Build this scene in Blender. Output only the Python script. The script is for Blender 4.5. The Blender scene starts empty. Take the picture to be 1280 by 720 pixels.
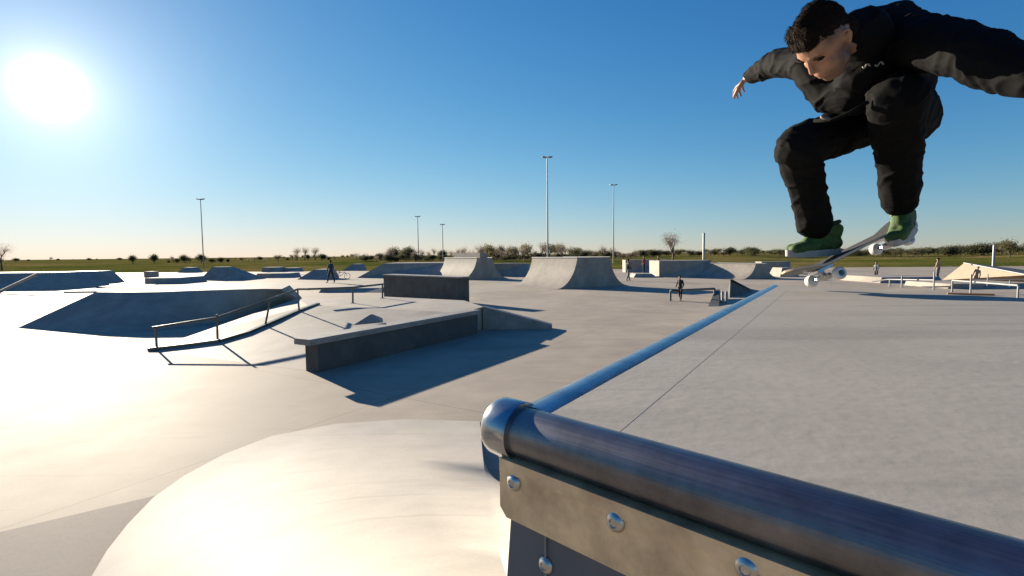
import bpy, bmesh, math, random
from mathutils import Vector, Matrix, noise
R = math.radians
random.seed(7)
scn = bpy.context.scene
COL = scn.collection

# ------------------------------------------------------------------ camera
CAMZ = 2.0
PITCH = math.atan(42/640)
cp, sp = math.cos(PITCH), math.sin(PITCH)
ROLLC = R(.6); rc, rs = math.cos(ROLLC), math.sin(ROLLC)
def ray(px, py):
    cx, cy = (px-640)/640, (360-py)/640
    cx, cy = cx*rc+cy*rs, cy*rc-cx*rs
    return Vector((cx, cp+cy*sp, -sp+cy*cp))
def G(px, py, z=0.0):
    """point at height z seen at that place of the photograph (1280x720)"""
    d = ray(px, py); t = (z-CAMZ)/d.z
    return Vector((d.x*t, d.y*t, z))
def D(px, py, Y):
    """point at forward distance Y"""
    d = ray(px, py); t = Y/d.y
    return Vector((d.x*t, Y, CAMZ+d.z*t))
cam = bpy.data.cameras.new('camera'); cam.lens = 18; cam.sensor_width = 36
cam.clip_start = 0.02; cam.clip_end = 6000
co = bpy.data.objects.new('camera', cam); COL.objects.link(co)
co.location = (0, 0, CAMZ); co.rotation_euler = (Matrix.Rotation(math.pi/2-PITCH, 3, 'X') @ Matrix.Rotation(-ROLLC, 3, 'Z')).to_euler()
scn.camera = co

# ------------------------------------------------------------------ light
SUN = ray(62, 110).normalized()
sun_el = math.asin(SUN.z); sun_az = math.atan2(SUN.x, SUN.y)
sl = bpy.data.lights.new('sun', 'SUN'); sl.energy = 5.0; sl.angle = R(0.5); sl.color = (1, .875, .69)
so = bpy.data.objects.new('sun', sl); COL.objects.link(so)
so.rotation_euler = SUN.to_track_quat('Z', 'Y').to_euler()
so.location = (0, 0, 30)
SKYK = .10; SKYT = (.9, 1.0, 1.0); SKYS = .08; SKYP = ((1.32, 1.93), (1.00, 1.31), (1.08, .92))
w = bpy.data.worlds.new('World'); scn.world = w; w.use_nodes = True
nt = w.node_tree; N = nt.nodes; L = nt.links; N.clear()
def wn(t, **k):
    n = N.new(t)
    for a, b in k.items(): setattr(n, a, b)
    return n
wo = wn('ShaderNodeOutputWorld'); bg = wn('ShaderNodeBackground')
sky = wn('ShaderNodeTexSky', sky_type='NISHITA', sun_disc=False, sun_elevation=sun_el, sun_rotation=sun_az)
sky.air_density = 1.0; sky.dust_density = 0.0; sky.ozone_density = 1.6; sky.altitude = 0
# soft shoulder on the very bright part of the sky around the sun
k1 = wn('ShaderNodeVectorMath', operation='SCALE'); k1.inputs['Scale'].default_value = SKYK
L.new(sky.outputs[0], k1.inputs[0])
k2 = wn('ShaderNodeVectorMath', operation='ADD'); k2.inputs[1].default_value = (1, 1, 1); L.new(k1.outputs[0], k2.inputs[0])
k3 = wn('ShaderNodeVectorMath', operation='DIVIDE'); L.new(sky.outputs[0], k3.inputs[0]); L.new(k2.outputs[0], k3.inputs[1])
gm = wn('ShaderNodeMix', data_type='RGBA', blend_type='MULTIPLY'); gm.inputs[0].default_value = 1
L.new(k3.outputs[0], gm.inputs[6]); gm.inputs[7].default_value = (*SKYT, 1)
bg.inputs[1].default_value = SKYS
EXPO = 2.07
sx = wn('ShaderNodeSeparateXYZ'); L.new(gm.outputs[2], sx.inputs[0]); cx_ = wn('ShaderNodeCombineXYZ')
for i, (a_, p_) in enumerate(SKYP):
    m0 = wn('ShaderNodeMath', operation='MULTIPLY'); m0.inputs[1].default_value = SKYS*EXPO; L.new(sx.outputs[i], m0.inputs[0])
    m1 = wn('ShaderNodeMath', operation='POWER'); m1.inputs[1].default_value = p_; L.new(m0.outputs[0], m1.inputs[0])
    m2 = wn('ShaderNodeMath', operation='MULTIPLY'); m2.inputs[1].default_value = a_/(SKYS*2.64); L.new(m1.outputs[0], m2.inputs[0]); L.new(m2.outputs[0], cx_.inputs[i])
L.new(cx_.outputs[0], bg.inputs[0])
tc = wn('ShaderNodeTexCoord')
dt = wn('ShaderNodeVectorMath', operation='DOT_PRODUCT'); dt.inputs[1].default_value = SUN
nm = wn('ShaderNodeVectorMath', operation='NORMALIZE'); L.new(tc.outputs['Generated'], nm.inputs[0]); L.new(nm.outputs[0], dt.inputs[0])
mx = wn('ShaderNodeMath', operation='MAXIMUM'); mx.inputs[1].default_value = 0; L.new(dt.outputs['Value'], mx.inputs[0])
acc = None
for p, a in ((5000, 4.0), (1400, 0.13), (500, 0.09), (160, 0.09), (50, 0.085), (12, 0.030)):
    pw = wn('ShaderNodeMath', operation='POWER'); pw.inputs[1].default_value = p; L.new(mx.outputs[0], pw.inputs[0])
    ml = wn('ShaderNodeMath', operation='MULTIPLY'); ml.inputs[1].default_value = a; L.new(pw.outputs[0], ml.inputs[0])
    if acc is None: acc = ml
    else:
        ad = wn('ShaderNodeMath', operation='ADD'); L.new(acc.outputs[0], ad.inputs[0]); L.new(ml.outputs[0], ad.inputs[1]); acc = ad
bg2 = wn('ShaderNodeBackground'); bg2.inputs[0].default_value = (1, .90, .78, 1); L.new(acc.outputs[0], bg2.inputs[1])
ads = wn('ShaderNodeAddShader'); L.new(bg.outputs[0], ads.inputs[0]); L.new(bg2.outputs[0], ads.inputs[1])
L.new(ads.outputs[0], wo.inputs[0])
vs = scn.view_settings; vs.view_transform = 'Standard'; vs.look = 'None'; vs.gamma = 1; vs.use_curve_mapping = False
vs.exposure = 1.4

# ------------------------------------------------------------------ materials
MATS = {}
def mat(name, col, rough=.6, metal=0., var=.0, scale=6., bump=0., bscale=60., col2=None, spec=.5, stains=None, aniso=None, rvar=0., joints=0, speck=.0):
    if name in MATS: return MATS[name]
    m = bpy.data.materials.new(name); m.use_nodes = True; MATS[name] = m
    n = m.node_tree.nodes; l = m.node_tree.links; b = n['Principled BSDF']
    b.inputs['Base Color'].default_value = (*col, 1); b.inputs['Roughness'].default_value = rough
    b.inputs['Metallic'].default_value = metal; b.inputs['Specular IOR Level'].default_value = spec
    t = n.new('ShaderNodeTexCoord')
    src = t.outputs['Object']
    if var > 0 or col2:
        nz = n.new('ShaderNodeTexNoise'); nz.inputs['Scale'].default_value = scale; nz.inputs['Detail'].default_value = 7; nz.inputs['Roughness'].default_value = .62
        l.new(src, nz.inputs['Vector'])
        cr = n.new('ShaderNodeValToRGB'); cr.color_ramp.elements[0].position = .3; cr.color_ramp.elements[1].position = .7
        a = col2 or tuple(c*(1-var) for c in col)
        cr.color_ramp.elements[0].color = (*a, 1)
        cr.color_ramp.elements[1].color = (*(tuple(min(1, c*(1+var)) for c in col)), 1)
        l.new(nz.outputs['Fac'], cr.inputs[0]); out = cr.outputs[0]
        if stains:
            n2 = n.new('ShaderNodeTexNoise'); n2.inputs['Scale'].default_value = stains[0]; n2.inputs['Detail'].default_value = 4; n2.inputs['Distortion'].default_value = .8
            l.new(src, n2.inputs['Vector'])
            r2 = n.new('ShaderNodeValToRGB'); r2.color_ramp.elements[0].position = .36; r2.color_ramp.elements[1].position = .62
            s = 1-stains[1]; r2.color_ramp.elements[0].color = (s, s, s*1.02, 1); r2.color_ramp.elements[1].color = (1, 1, 1, 1)
            l.new(n2.outputs['Fac'], r2.inputs[0])
            mm = n.new('ShaderNodeMix'); mm.data_type = 'RGBA'; mm.blend_type = 'MULTIPLY'; mm.inputs[0].default_value = 1
            l.new(out, mm.inputs[6]); l.new(r2.outputs[0], mm.inputs[7]); out = mm.outputs[2]
        def mul(o_, fac_out, lo, p0, p1):
            r3 = n.new('ShaderNodeValToRGB'); r3.color_ramp.elements[0].position = p0; r3.color_ramp.elements[1].position = p1
            r3.color_ramp.elements[0].color = (lo, lo, lo, 1); r3.color_ramp.elements[1].color = (1, 1, 1, 1); l.new(fac_out, r3.inputs[0])
            q_ = n.new('ShaderNodeMix'); q_.data_type = 'RGBA'; q_.blend_type = 'MULTIPLY'; q_.inputs[0].default_value = 1
            l.new(o_, q_.inputs[6]); l.new(r3.outputs[0], q_.inputs[7]); return q_.outputs[2]
        if speck or joints:
            n3 = n.new('ShaderNodeTexNoise'); n3.inputs['Scale'].default_value = 55; n3.inputs['Detail'].default_value = 3; l.new(src, n3.inputs['Vector'])
            out = mul(out, n3.outputs['Fac'], 1-(speck or .12), .30, .60)
            # long faint scuffs left by wheels
            mp2 = n.new('ShaderNodeMapping'); mp2.inputs['Rotation'].default_value = (0, 0, .6); mp2.inputs['Scale'].default_value = (.5, 9, 1)
            l.new(src, mp2.inputs[0]); n4 = n.new('ShaderNodeTexNoise'); n4.inputs['Scale'].default_value = .8; n4.inputs['Detail'].default_value = 5; n4.inputs['Distortion'].default_value = .6
            l.new(mp2.outputs[0], n4.inputs['Vector']); out = mul(out, n4.outputs['Fac'], .86, .30, .42)
        if joints:
            mp3 = n.new('ShaderNodeMapping'); mp3.inputs['Rotation'].default_value = (0, 0, R(32)); l.new(src, mp3.inputs[0])
            br = n.new('ShaderNodeTexBrick'); br.offset = 0; br.inputs['Scale'].default_value = 1; br.inputs['Mortar Size'].default_value = .012; br.inputs['Mortar Smooth'].default_value = .3
            br.inputs['Brick Width'].default_value = joints; br.inputs['Row Height'].default_value = joints; l.new(mp3.outputs[0], br.inputs['Vector'])
            iv = n.new('ShaderNodeMath'); iv.operation = 'SUBTRACT'; iv.inputs[0].default_value = 1; l.new(br.outputs['Fac'], iv.inputs[1])
            out = mul(out, iv.outputs[0], .72, 0, 1)
        l.new(out, b.inputs['Base Color'])
        if rvar:
            mr = n.new('ShaderNodeMapRange'); mr.inputs[3].default_value = rough-rvar; mr.inputs[4].default_value = rough+rvar
            l.new(nz.outputs['Fac'], mr.inputs[0]); l.new(mr.outputs[0], b.inputs['Roughness'])
    if aniso:
        mp = n.new('ShaderNodeMapping'); mp.inputs['Scale'].default_value = aniso[0]
        l.new(src, mp.inputs[0]); nb = n.new('ShaderNodeTexNoise'); nb.inputs['Scale'].default_value = 1; nb.inputs['Detail'].default_value = 5
        l.new(mp.outputs[0], nb.inputs['Vector'])
        bp = n.new('ShaderNodeBump'); bp.inputs['Strength'].default_value = aniso[1]; bp.inputs['Distance'].default_value = .001
        l.new(nb.outputs['Fac'], bp.inputs['Height']); l.new(bp.outputs[0], b.inputs['Normal'])
        mr = n.new('ShaderNodeMapRange'); mr.inputs[3].default_value = rough-.08; mr.inputs[4].default_value = rough+.12
        l.new(nb.outputs['Fac'], mr.inputs[0]); l.new(mr.outputs[0], b.inputs['Roughness'])
    elif bump > 0:
        nb = n.new('ShaderNodeTexNoise'); nb.inputs['Scale'].default_value = bscale; nb.inputs['Detail'].default_value = 6
        l.new(src, nb.inputs['Vector'])
        bp = n.new('ShaderNodeBump'); bp.inputs['Strength'].default_value = bump; bp.inputs['Distance'].default_value = .004
        l.new(nb.outputs['Fac'], bp.inputs['Height']); l.new(bp.outputs[0], b.inputs['Normal'])
    return m
CON = mat('park_concrete', (.375, .318, .25), .79, var=.12, scale=1.3, bump=.10, bscale=14, stains=(.22, .20), rvar=.06, spec=.24, joints=5.2)
CON2 = mat('ramp_concrete', (.355, .315, .262), .72, var=.13, scale=2.2, bump=.15, bscale=30, stains=(.7, .22), spec=.3, speck=.12)
DECKM = mat('deck_concrete', (.36, .325, .275), .66, var=.055, scale=6, bump=.14, bscale=55, stains=(1.1, .15), spec=.35, speck=.06)
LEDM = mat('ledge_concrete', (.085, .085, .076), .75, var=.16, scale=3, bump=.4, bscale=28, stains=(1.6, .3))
TAN = mat('tan_concrete', (.25, .18, .125), .7, var=.12, scale=2, bump=.1)
PIPE = mat('brushed_steel_pipe', (.50, .50, .52), .26, 1.0, var=.2, scale=22, aniso=((5, 5, 260), .25))
PLATE = mat('steel_plate', (.56, .47, .36), .42, 1.0, aniso=((6, 6, 160), .3))
GALV = mat('galvanised_steel', (.27, .27, .265), .55, .35, var=.12, scale=20)
DSTL = mat('dark_rail_steel', (.12, .13, .12), .42, .8, var=.2, scale=14)
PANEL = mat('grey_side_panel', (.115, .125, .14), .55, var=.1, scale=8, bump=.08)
BOLT = mat('bolt_steel', (.55, .52, .48), .33, 1.0, var=.15, scale=160)
DARK = mat('dark_rubber', (.02, .02, .022), .6)
JOINT = mat('joint_filler', (.30, .27, .23), .66, spec=.35)
ORANGE = mat('orange_paint', (.5, .2, .08), .6)
# grass
def grass_mat():
    m = bpy.data.materials.new('rough_grass'); m.use_nodes = True
    n = m.node_tree.nodes; l = m.node_tree.links; b = n['Principled BSDF']
    t = n.new('ShaderNodeTexCoord')
    n1 = n.new('ShaderNodeTexNoise'); n1.inputs['Scale'].default_value = .035; n1.inputs['Detail'].default_value = 8
    n2 = n.new('ShaderNodeTexNoise'); n2.inputs['Scale'].default_value = .5; n2.inputs['Detail'].default_value = 8; n2.inputs['Roughness'].default_value = .7
    for q in (n1, n2): l.new(t.outputs['Object'], q.inputs['Vector'])
    r = n.new('ShaderNodeValToRGB'); e = r.color_ramp.elements
    e[0].position = .38; e[0].color = (.065, .082, .016, 1); e[1].position = .62; e[1].color = (.19, .14, .055, 1)
    k = e.new(.5); k.color = (.12, .112, .03, 1)
    l.new(n1.outputs['Fac'], r.inputs[0])
    mm = n.new('ShaderNodeMix'); mm.data_type = 'RGBA'; mm.blend_type = 'OVERLAY'; mm.inputs[0].default_value = .7
    l.new(r.outputs[0], mm.inputs[6]); l.new(n2.outputs['Fac'], mm.inputs[7]); l.new(mm.outputs[2], b.inputs['Base Color'])
    b.inputs['Roughness'].default_value = 1; b.inputs['Specular IOR Level'].default_value = 0
    bp = n.new('ShaderNodeBump'); bp.inputs['Strength'].default_value = .8; bp.inputs['Distance'].default_value = .3
    l.new(n2.outputs['Fac'], bp.inputs['Height']); l.new(bp.outputs[0], b.inputs['Normal'])
    return m
GRASS = grass_mat()

# ------------------------------------------------------------------ object helpers
def obj(name, bm, m=None, parent=None, smooth=False, world=True, recalc=True):
    """links a bmesh given in world coordinates as one mesh object; its origin goes to its own base centre"""
    if recalc: bmesh.ops.recalc_face_normals(bm, faces=bm.faces)
    me = bpy.data.meshes.new(name)
    par = Vector(parent['_base']) if parent is not None and '_base' in parent.keys() else Vector((0, 0, 0))
    vs_ = [v.co for v in bm.verts]
    if parent is None and vs_ and world:
        b = Vector(((min(v.x for v in vs_)+max(v.x for v in vs_))/2, (min(v.y for v in vs_)+max(v.y for v in vs_))/2, min(v.z for v in vs_)))
    else: b = par
    for v in bm.verts: v.co -= b
    bm.to_mesh(me); bm.free()
    if m: me.materials.append(m)
    if smooth:
        for p in me.polygons: p.use_smooth = True
        if smooth != 'all':
            try: me.set_sharp_from_angle(angle=R(38))
            except Exception: pass
    o = bpy.data.objects.new(name, me); COL.objects.link(o)
    if parent is not None:
        o.parent = parent; o['_base'] = tuple(b)
    else: o.location = b; o['_base'] = tuple(b)
    return o
def thing(name, label, cat, loc, group=None):
    o = bpy.data.objects.new(name, None); COL.objects.link(o); o.location = loc; o.empty_display_size = .2
    o['_base'] = tuple(loc); return tag(o, label, cat, group)
def tag(o, label, cat, group=None):
    o['label'] = label; o['category'] = cat
    if group: o['group'] = group
    return o
def struct(o, kind='structure'):
    o['kind'] = kind; return o
def copy_thing(o, parent=None):
    c = o.copy(); COL.objects.link(c)
    if parent: c.parent = parent
    for ch in list(o.children): copy_thing(ch, c)
    return c
def nb(): return bmesh.new()
def poly_prism(bm, bot, top):
    """bot/top: equal-length point lists"""
    a = [bm.verts.new(p) for p in bot]; b = [bm.verts.new(p) for p in top]; n = len(a)
    bm.faces.new(a[::-1]); bm.faces.new(b)
    for i in range(n): bm.faces.new((a[i], a[(i+1) % n], b[(i+1) % n], b[i]))
def obox(bm, c, ax, ay, az, sx, sy, sz):
    """oriented box, centre c"""
    c = Vector(c); ax, ay, az = Vector(ax), Vector(ay), Vector(az)
    f = lambda i, j, k: c+ax*(i*sx/2)+ay*(j*sy/2)+az*(k*sz/2)
    poly_prism(bm, [f(-1, -1, -1), f(1, -1, -1), f(1, 1, -1), f(-1, 1, -1)], [f(-1, -1, 1), f(1, -1, 1), f(1, 1, 1), f(-1, 1, 1)])
def bevel(bm, w, seg=2, ang=30):
    es = [e for e in bm.edges if len(e.link_faces) == 2 and e.calc_face_angle(0) > R(ang)]
    bmesh.ops.bevel(bm, geom=es, offset=w, segments=seg, affect='EDGES', profile=.6)
def tube(bm, pts, r, n=12, cap=True, r2=None):
    pts = [Vector(p) for p in pts]; rings = []
    for i, p in enumerate(pts):
        d = (pts[min(i+1, len(pts)-1)]-pts[max(i-1, 0)]).normalized()
        up = Vector((0, 0, 1)) if abs(d.z) < .95 else Vector((0, 1, 0))
        a = d.cross(up).normalized(); b = a.cross(d).normalized()
        rr = r if r2 is None else r+(r2-r)*i/(len(pts)-1)
        rings.append([bm.verts.new(p+a*math.cos(2*math.pi*k/n)*rr+b*math.sin(2*math.pi*k/n)*rr) for k in range(n)])
    for i in range(len(rings)-1):
        for k in range(n): bm.faces.new((rings[i][k], rings[i][(k+1) % n], rings[i+1][(k+1) % n], rings[i+1][k]))
    if cap: bm.faces.new(rings[0][::-1]); bm.faces.new(rings[-1])
def lathe(bm, c, axis, prof, n=24):
    """prof: list of (along, radius)"""
    axis = Vector(axis).normalized(); up = Vector((0, 0, 1)) if abs(axis.z) < .9 else Vector((1, 0, 0))
    a = axis.cross(up).normalized(); b = axis.cross(a); rings = []
    for h, r in prof:
        rings.append([bm.verts.new(Vector(c)+axis*h+a*math.cos(2*math.pi*k/n)*max(r, 1e-5)+b*math.sin(2*math.pi*k/n)*max(r, 1e-5)) for k in range(n)])
    for i in range(len(rings)-1):
        for k in range(n): bm.faces.new((rings[i][k], rings[i][(k+1) % n], rings[i+1][(k+1) % n], rings[i+1][k]))
    bm.faces.new(rings[0][::-1]); bm.faces.new(rings[-1])
XY = lambda v: Vector((v.x, v.y, 0))
UP = Vector((0, 0, 1))

# ------------------------------------------------------------------ ground
# terrain: rolling grass to the horizon, sunk beneath the concrete
def gz(x, y):
    r = math.hypot(x, y)
    if r < 40: return -1.6
    f = y+.11*x-66
    if f < 4 and abs(x) < 150: return -.25
    if r > 600: return .5
    k = min(1, max(0, f)/60) if abs(x) < 150 else 1
    return -.05+(1.1*(noise.noise(Vector((x*.012, y*.012, 3)))+.25)+.5*noise.noise(Vector((x*.05, y*.05, 1))))*k
def terrain():
    bm = nb()
    rad = [0, 20, 40, 52, 60]+list(range(63, 110, 3))+[114, 120, 128, 140, 155, 175, 200, 240, 300, 400, 600, 900, 1400, 2200, 3200]
    n = 240; rings = []
    for r in rad:
        ring = []
        for k in range(n):
            a = 2*math.pi*k/n; x, y = math.cos(a)*r, math.sin(a)*r
            ring.append(bm.verts.new((x, y, gz(x, y))))
            if r == 0: break
        rings.append(ring)
    for i in range(1, len(rings)):
        for k in range(n):
            k2 = (k+1) % n
            if i == 1: bm.faces.new((rings[0][0], rings[1][k], rings[1][k2]))
            else: bm.faces.new((rings[i-1][k], rings[i][k], rings[i][k2], rings[i-1][k2]))
    return bm
struct(obj('grass_field', terrain(), GRASS, smooth='all', world=False))
# concrete floor of the park, with the lower bank in the left foreground
A0 = G(-520, 790); A1 = G(0, 665); A2 = G(196, 619); A3 = G(112, 725); A4 = G(40, 860)
def floor():
    bm = nb()
    far = [(-145, 40), (-143, 82), (-70, 74), (0, 66.5), (50, 61), (110, 54), (145, 20), (140, -60), (-140, -60)]
    f = [bm.verts.new((x, y, 0)) for x, y in far]
    inner = [bm.verts.new(p) for p in (A0, A1, A2, A3, A4)]
    back = bm.verts.new((-4.0, -3, 0)); back2 = bm.verts.new((-16, -3, 0))
    # outer ring is split in two faces round the sunken patch
    # right part
    bm.faces.new([f[2], f[3], f[4], f[5], f[6], f[7], back, inner[4], inner[3], inner[2]])
    bm.faces.new([f[8], f[0], f[1], f[2], inner[2], inner[1], inner[0], back2])
    bm.faces.new([f[7], f[8], back2, back])
    # sunken bank: falls away from A0-A1-A2 towards the camera
    d = Vector((.35, -1, 0)).normalized()
    def slope(p):
        dd = (p-A1).dot(Vector((.57, -.82, 0))); p = p.copy(); p.z = -.075*max(0, dd); return bm.verts.new(p)
    low = [slope(A0+Vector((.95, -1.3, 0))), slope(A1+Vector((.95, -1.3, 0))), slope(A2.lerp(A3, .5)+Vector((-.03, -.03, 0)))]
    lb = bm.verts.new((-4.1, -2.5, -.5)); lb2 = bm.verts.new((-15, -2.5, -.5)); l3 = slope(A3+Vector((-.03, -.03, 0))); l4 = slope(A4+Vector((-.03, -.03, 0)))
    bm.faces.new([inner[0], inner[1], low[1], low[0]])
    bm.faces.new([inner[1], inner[2], low[2], l3, low[1]])
    bm.faces.new([low[0], low[1], l3, l4, lb, lb2])
    bm.faces.new([inner[2], inner[3], l3, low[2]]); bm.faces.new([inner[3], inner[4], l4, l3]); bm.faces.new([inner[4], back, lb, l4])
    bm.faces.new([back, back2, lb2, lb]); bm.faces.new([back2, inner[0], low[0], lb2])
    bmesh.ops.triangulate(bm, faces=bm.faces)
    return bm
struct(obj('concrete_ground', floor(), CON, world=False))

# ------------------------------------------------------------------ near ramp (deck, copings, panel, apron)
DZ = CAMZ-.18
C = G(650, 515, DZ); Cf = G(966, 357, DZ); Er = G(1282, 373, DZ); Nn = G(1280, 692, DZ)
dl = (Cf-C).normalized(); dn = (Nn-C).normalized(); de = (Er-Cf).normalized()
Cn = C+dn*2.6; Fe = Cf+de*4.2; Bk = Cn+dl*3.0
ramp = thing('skate_ramp', 'large pale concrete ramp in the right foreground with steel copings and bolted plate', 'skate ramp', (C.x, C.y, 0))
RB = ramp
INS = .030
outl = Vector((-dl.y, dl.x, 0)); outn = Vector((dn.y, -dn.x, 0))
if outn.dot(-C) < 0: outn = -outn
if outl.dot(Vector((-1, 0, 0))) < 0: outl = -outl
bm = nb()
c2 = C-outl*.03-outn*.012; top = [c2, c2+dn*2.6, Bk, Fe, Cf-outl*.03]
poly_prism(bm, [Vector((p.x, p.y, DZ-.16)) for p in top], top)
obj('deck', bm, DECKM, ramp)
# body beneath the deck
bm = nb()
top = [C-outl*.04-outn*.012, C+dn*2.6-outn*.012, Bk-outn*.1, Fe-de*.05, Cf-outl*.04-de*.0]
poly_prism(bm, [Vector((p.x, p.y, .001)) for p in top], [Vector((p.x, p.y, DZ-.165)) for p in top])
obj('ramp_body', bm, CON2, ramp)
# joint strips on the deck
bm = nb()
for a, b in ((G(773, 540, DZ), G(985, 362, DZ)), ):
    d = (b-a).normalized(); s = Vector((-d.y, d.x, 0))
    obox(bm, (a+b)/2, d, s, UP, (b-a).length, .0022, .0004)
obj('control_joint', bm, JOINT, ramp)
PR = .0285
# long left coping
pz = DZ-.0245
cl0 = Vector((C.x, C.y, pz))-outl*.008+dl*.012; cl1 = Vector((Cf.x, Cf.y, pz))-outl*.008+dl*.01
bm = nb(); tube(bm, [cl0.lerp(cl1, i/12)-UP*.007 for i in range(13)], .0355, 40)
lc = obj('coping', bm, None, ramp, smooth=True)
# near coping with end sleeve
cn0 = Vector((C.x, C.y, pz))-outn*.006+outl*.005; cn1 = cn0+dn*2.6
bm = nb(); tube(bm, [cn0.lerp(cn1, i/12) for i in range(13)], PR, 48)
nc = obj('coping', bm, None, ramp, smooth=True)
bm = nb()
lathe(bm, cn0+dn*.006, -dn, [(0, .029), (0, .0335), (.001, .034), (.028, .034), (.036, .0335), (.0395, .0315), (.0412, .027), (.0415, .0)], 48)
obj('end_sleeve', bm, None, ramp, smooth=True)
def pipe_mat(name, axis, col=(.50, .50, .52), rough=.24, st=.3, metal=1.):
    m = PIPE.copy(); m.name = name; m.node_tree.nodes['Principled BSDF'].inputs['Metallic'].default_value = metal
    n = m.node_tree.nodes; l = m.node_tree.links
    for q in n:
        if q.type == 'MAPPING':
            # rotate so that local z runs along the pipe: fine scratches go along it
            q.vector_type = 'TEXTURE'
            rot = Vector(axis).to_track_quat('X', 'Z').to_euler()
            q.inputs['Rotation'].default_value = rot; q.inputs['Scale'].default_value = (.12, .0022, .0022)
        if q.type == 'BUMP': q.inputs['Strength'].default_value = st
        if q.type == 'MAP_RANGE': q.inputs[3].default_value = rough-.06; q.inputs[4].default_value = rough+.14
    for q in n:
        if q.type == 'VALTORGB':
            q.color_ramp.elements[0].color = (*[c*.62 for c in col], 1); q.color_ramp.elements[1].color = (*[min(1, c*1.15) for c in col], 1)
    return m
PM = [pipe_mat('brushed_pipe_long', dl), pipe_mat('brushed_pipe_near', dn, (.22, .215, .23), .33)]  # near pipe gets a darker colour, standing in for a dark reflection
SLEEVE = mat('sleeve_steel', (.42, .42, .43), .24, 1.0, var=.15, scale=40)
lc.data.materials.append(PM[0]); nc.data.materials.append(PM[1])
for o in ramp.children:
    if o.name.startswith('end_sleeve'): o.data.materials.append(SLEEVE)
PLM = pipe_mat('worn_steel_plate', dn, (.95, .66, .40), .40, metal=.45)
# steel plate below the near coping with its folded lip
def nearframe(u, v, h):
    return Vector((C.x, C.y, DZ))+dn*u+outn*v+UP*h
bm = nb()
for (h0, h1, v0, v1, u0) in ((-.0645, -.050, .006, .0225, -.012), (-.118, -.0648, .006, .0200, -.014)):
    vsx = [(u0, h0+.010 if h0 < -.1 else h0), (u0+.010, h0), (2.6, h0), (2.6, h1), (u0, h1)]
    poly_prism(bm, [nearframe(u, v0, h) for u, h in vsx], [nearframe(u, v1, h) for u, h in vsx])
obj('steel_plate', bm, PLM, ramp)
# grey panel
bm = nb()
_c0 = XY(C+dn*.045-outn*.012); _b0 = XY(G(112, 725)); prof = []
for k in range(25, 2, -1):
    a_ = k/26*math.pi/2; p_ = _b0.lerp(_c0, math.sin(a_)); h_ = ((1-math.cos(a_))*.55+(math.sin(a_)**1.5)*.45)*(DZ-.04)-DZ
    prof.append(((p_-XY(C)).dot(dn)-.006, min(-.10, h_+.004)))
prof = [(-.008, -.10)]+[q_ for q_ in prof if q_[1] < -.12 and q_[0] < -.012]
prof += [(prof[-1][0]-.1, -1.815), (2.6, -1.815), (2.6, -.10)]
poly_prism(bm, [nearframe(u, -.004, h) for u, h in prof], [nearframe(u, .0055, h) for u, h in prof])
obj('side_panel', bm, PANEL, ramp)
bm = nb(); obox(bm, nearframe(.043, .0065, -.95), dn, outn, UP, .0022, .003, 1.70)
obj('panel_joint', bm, GALV, ramp)
# bolts
def bolt(u, h, v):
    bm = nb(); c = nearframe(u, v, h)
    lathe(bm, c, outn, [(0, .0098), (.0015, .0098), (.003, .0088), (.005, .0062), (.0056, .0044), (.0042, .0036), (.0038, 0)], 24)
    obj('bolt', bm, BOLT, ramp, smooth=True)
def onplane(px, py, v):
    d = ray(px, py); o = Vector((0, 0, CAMZ)); p0 = nearframe(0, v, 0)
    t = (p0-o).dot(outn)/d.dot(outn); p = o+d*t-nearframe(0, 0, 0)
    return p.dot(dn), p.z
for px, py, v in ((643, 603, .0200), (770, 652, .0200), (934, 710, .0200), (683, 706, .0055)):
    u, h = onplane(px, py, v); bolt(u, h, v)
u0, h0 = onplane(770, 652, .0200); u1, h1 = onplane(934, 710, .0200)
for k in range(1, 10): bolt(u1+(u1-u0)*1.3*k, h1, .0200)
# curved apron: the sunny transition falling away on the left
PROF = lambda s_, u_: s_*.55+(u_**1.5)*.45
def apron():
    bm = nb()
    base = [nearframe(-3.6, .0, 0)]
    bs = [G(112, 725), G(134, 688), G(160, 655), G(192, 622), G(230, 595), G(280, 568), G(340, 545), G(420, 530), G(510, 524), G(600, 527)]
    fin = Cf + outl*2.4
    n0 = len(bs)
    last = bs[-1]
    for i in range(1, 13): bs.append(XY(last).lerp(XY(fin)+dl*.0, i/12))
    tops = []
    for i in range(len(bs)):
        if i < n0: tops.append(C+dn*.045-outn*.012)
        else: tops.append(C.lerp(Cf, (i-n0+1)/12))
    M = 26; grid = []
    for b, t in zip(bs, tops):
        row = []; bb = XY(b); tt = XY(t)
        for k in range(M+1):
            a = k/M*math.pi/2
            s = 1-math.cos(a)          # 0 at base ... 1 at top
            u = math.sin(a)            # horizontal progress
            z = PROF(s, u)*(DZ-.04)
            p = bb.lerp(tt, u); row.append(bm.verts.new((p.x, p.y, z+.003)))
        grid.append(row)
    for i in range(len(grid)-1):
        for k in range(M): bm.faces.new((grid[i][k], grid[i+1][k], grid[i+1][k+1], grid[i][k+1]))
    # closing side and thickness so that it reads as a solid from elsewhere
    g0 = grid[0]; c0 = bm.verts.new((g0[-1].co.x, g0[-1].co.y, 0.0))
    for k in range(M): bm.faces.new((g0[k], g0[k+1], c0))
    gl = grid[-1]; c1 = bm.verts.new((gl[-1].co.x, gl[-1].co.y, 0.0))
    for k in range(M): bm.faces.new((gl[k+1], gl[k], c1))
    bmesh.ops.remove_doubles(bm, verts=bm.verts, dist=1e-5)
    return bm
APR = mat('apron_concrete', (.385, .352, .305), .78, var=.09, scale=2.4, bump=.10, bscale=22, stains=(.8, .10), spec=.3, speck=.07)  # paler than the ramp concrete: extra sunlit brightness put into the colour
obj('transition', apron(), APR, ramp, smooth=True)

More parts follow.
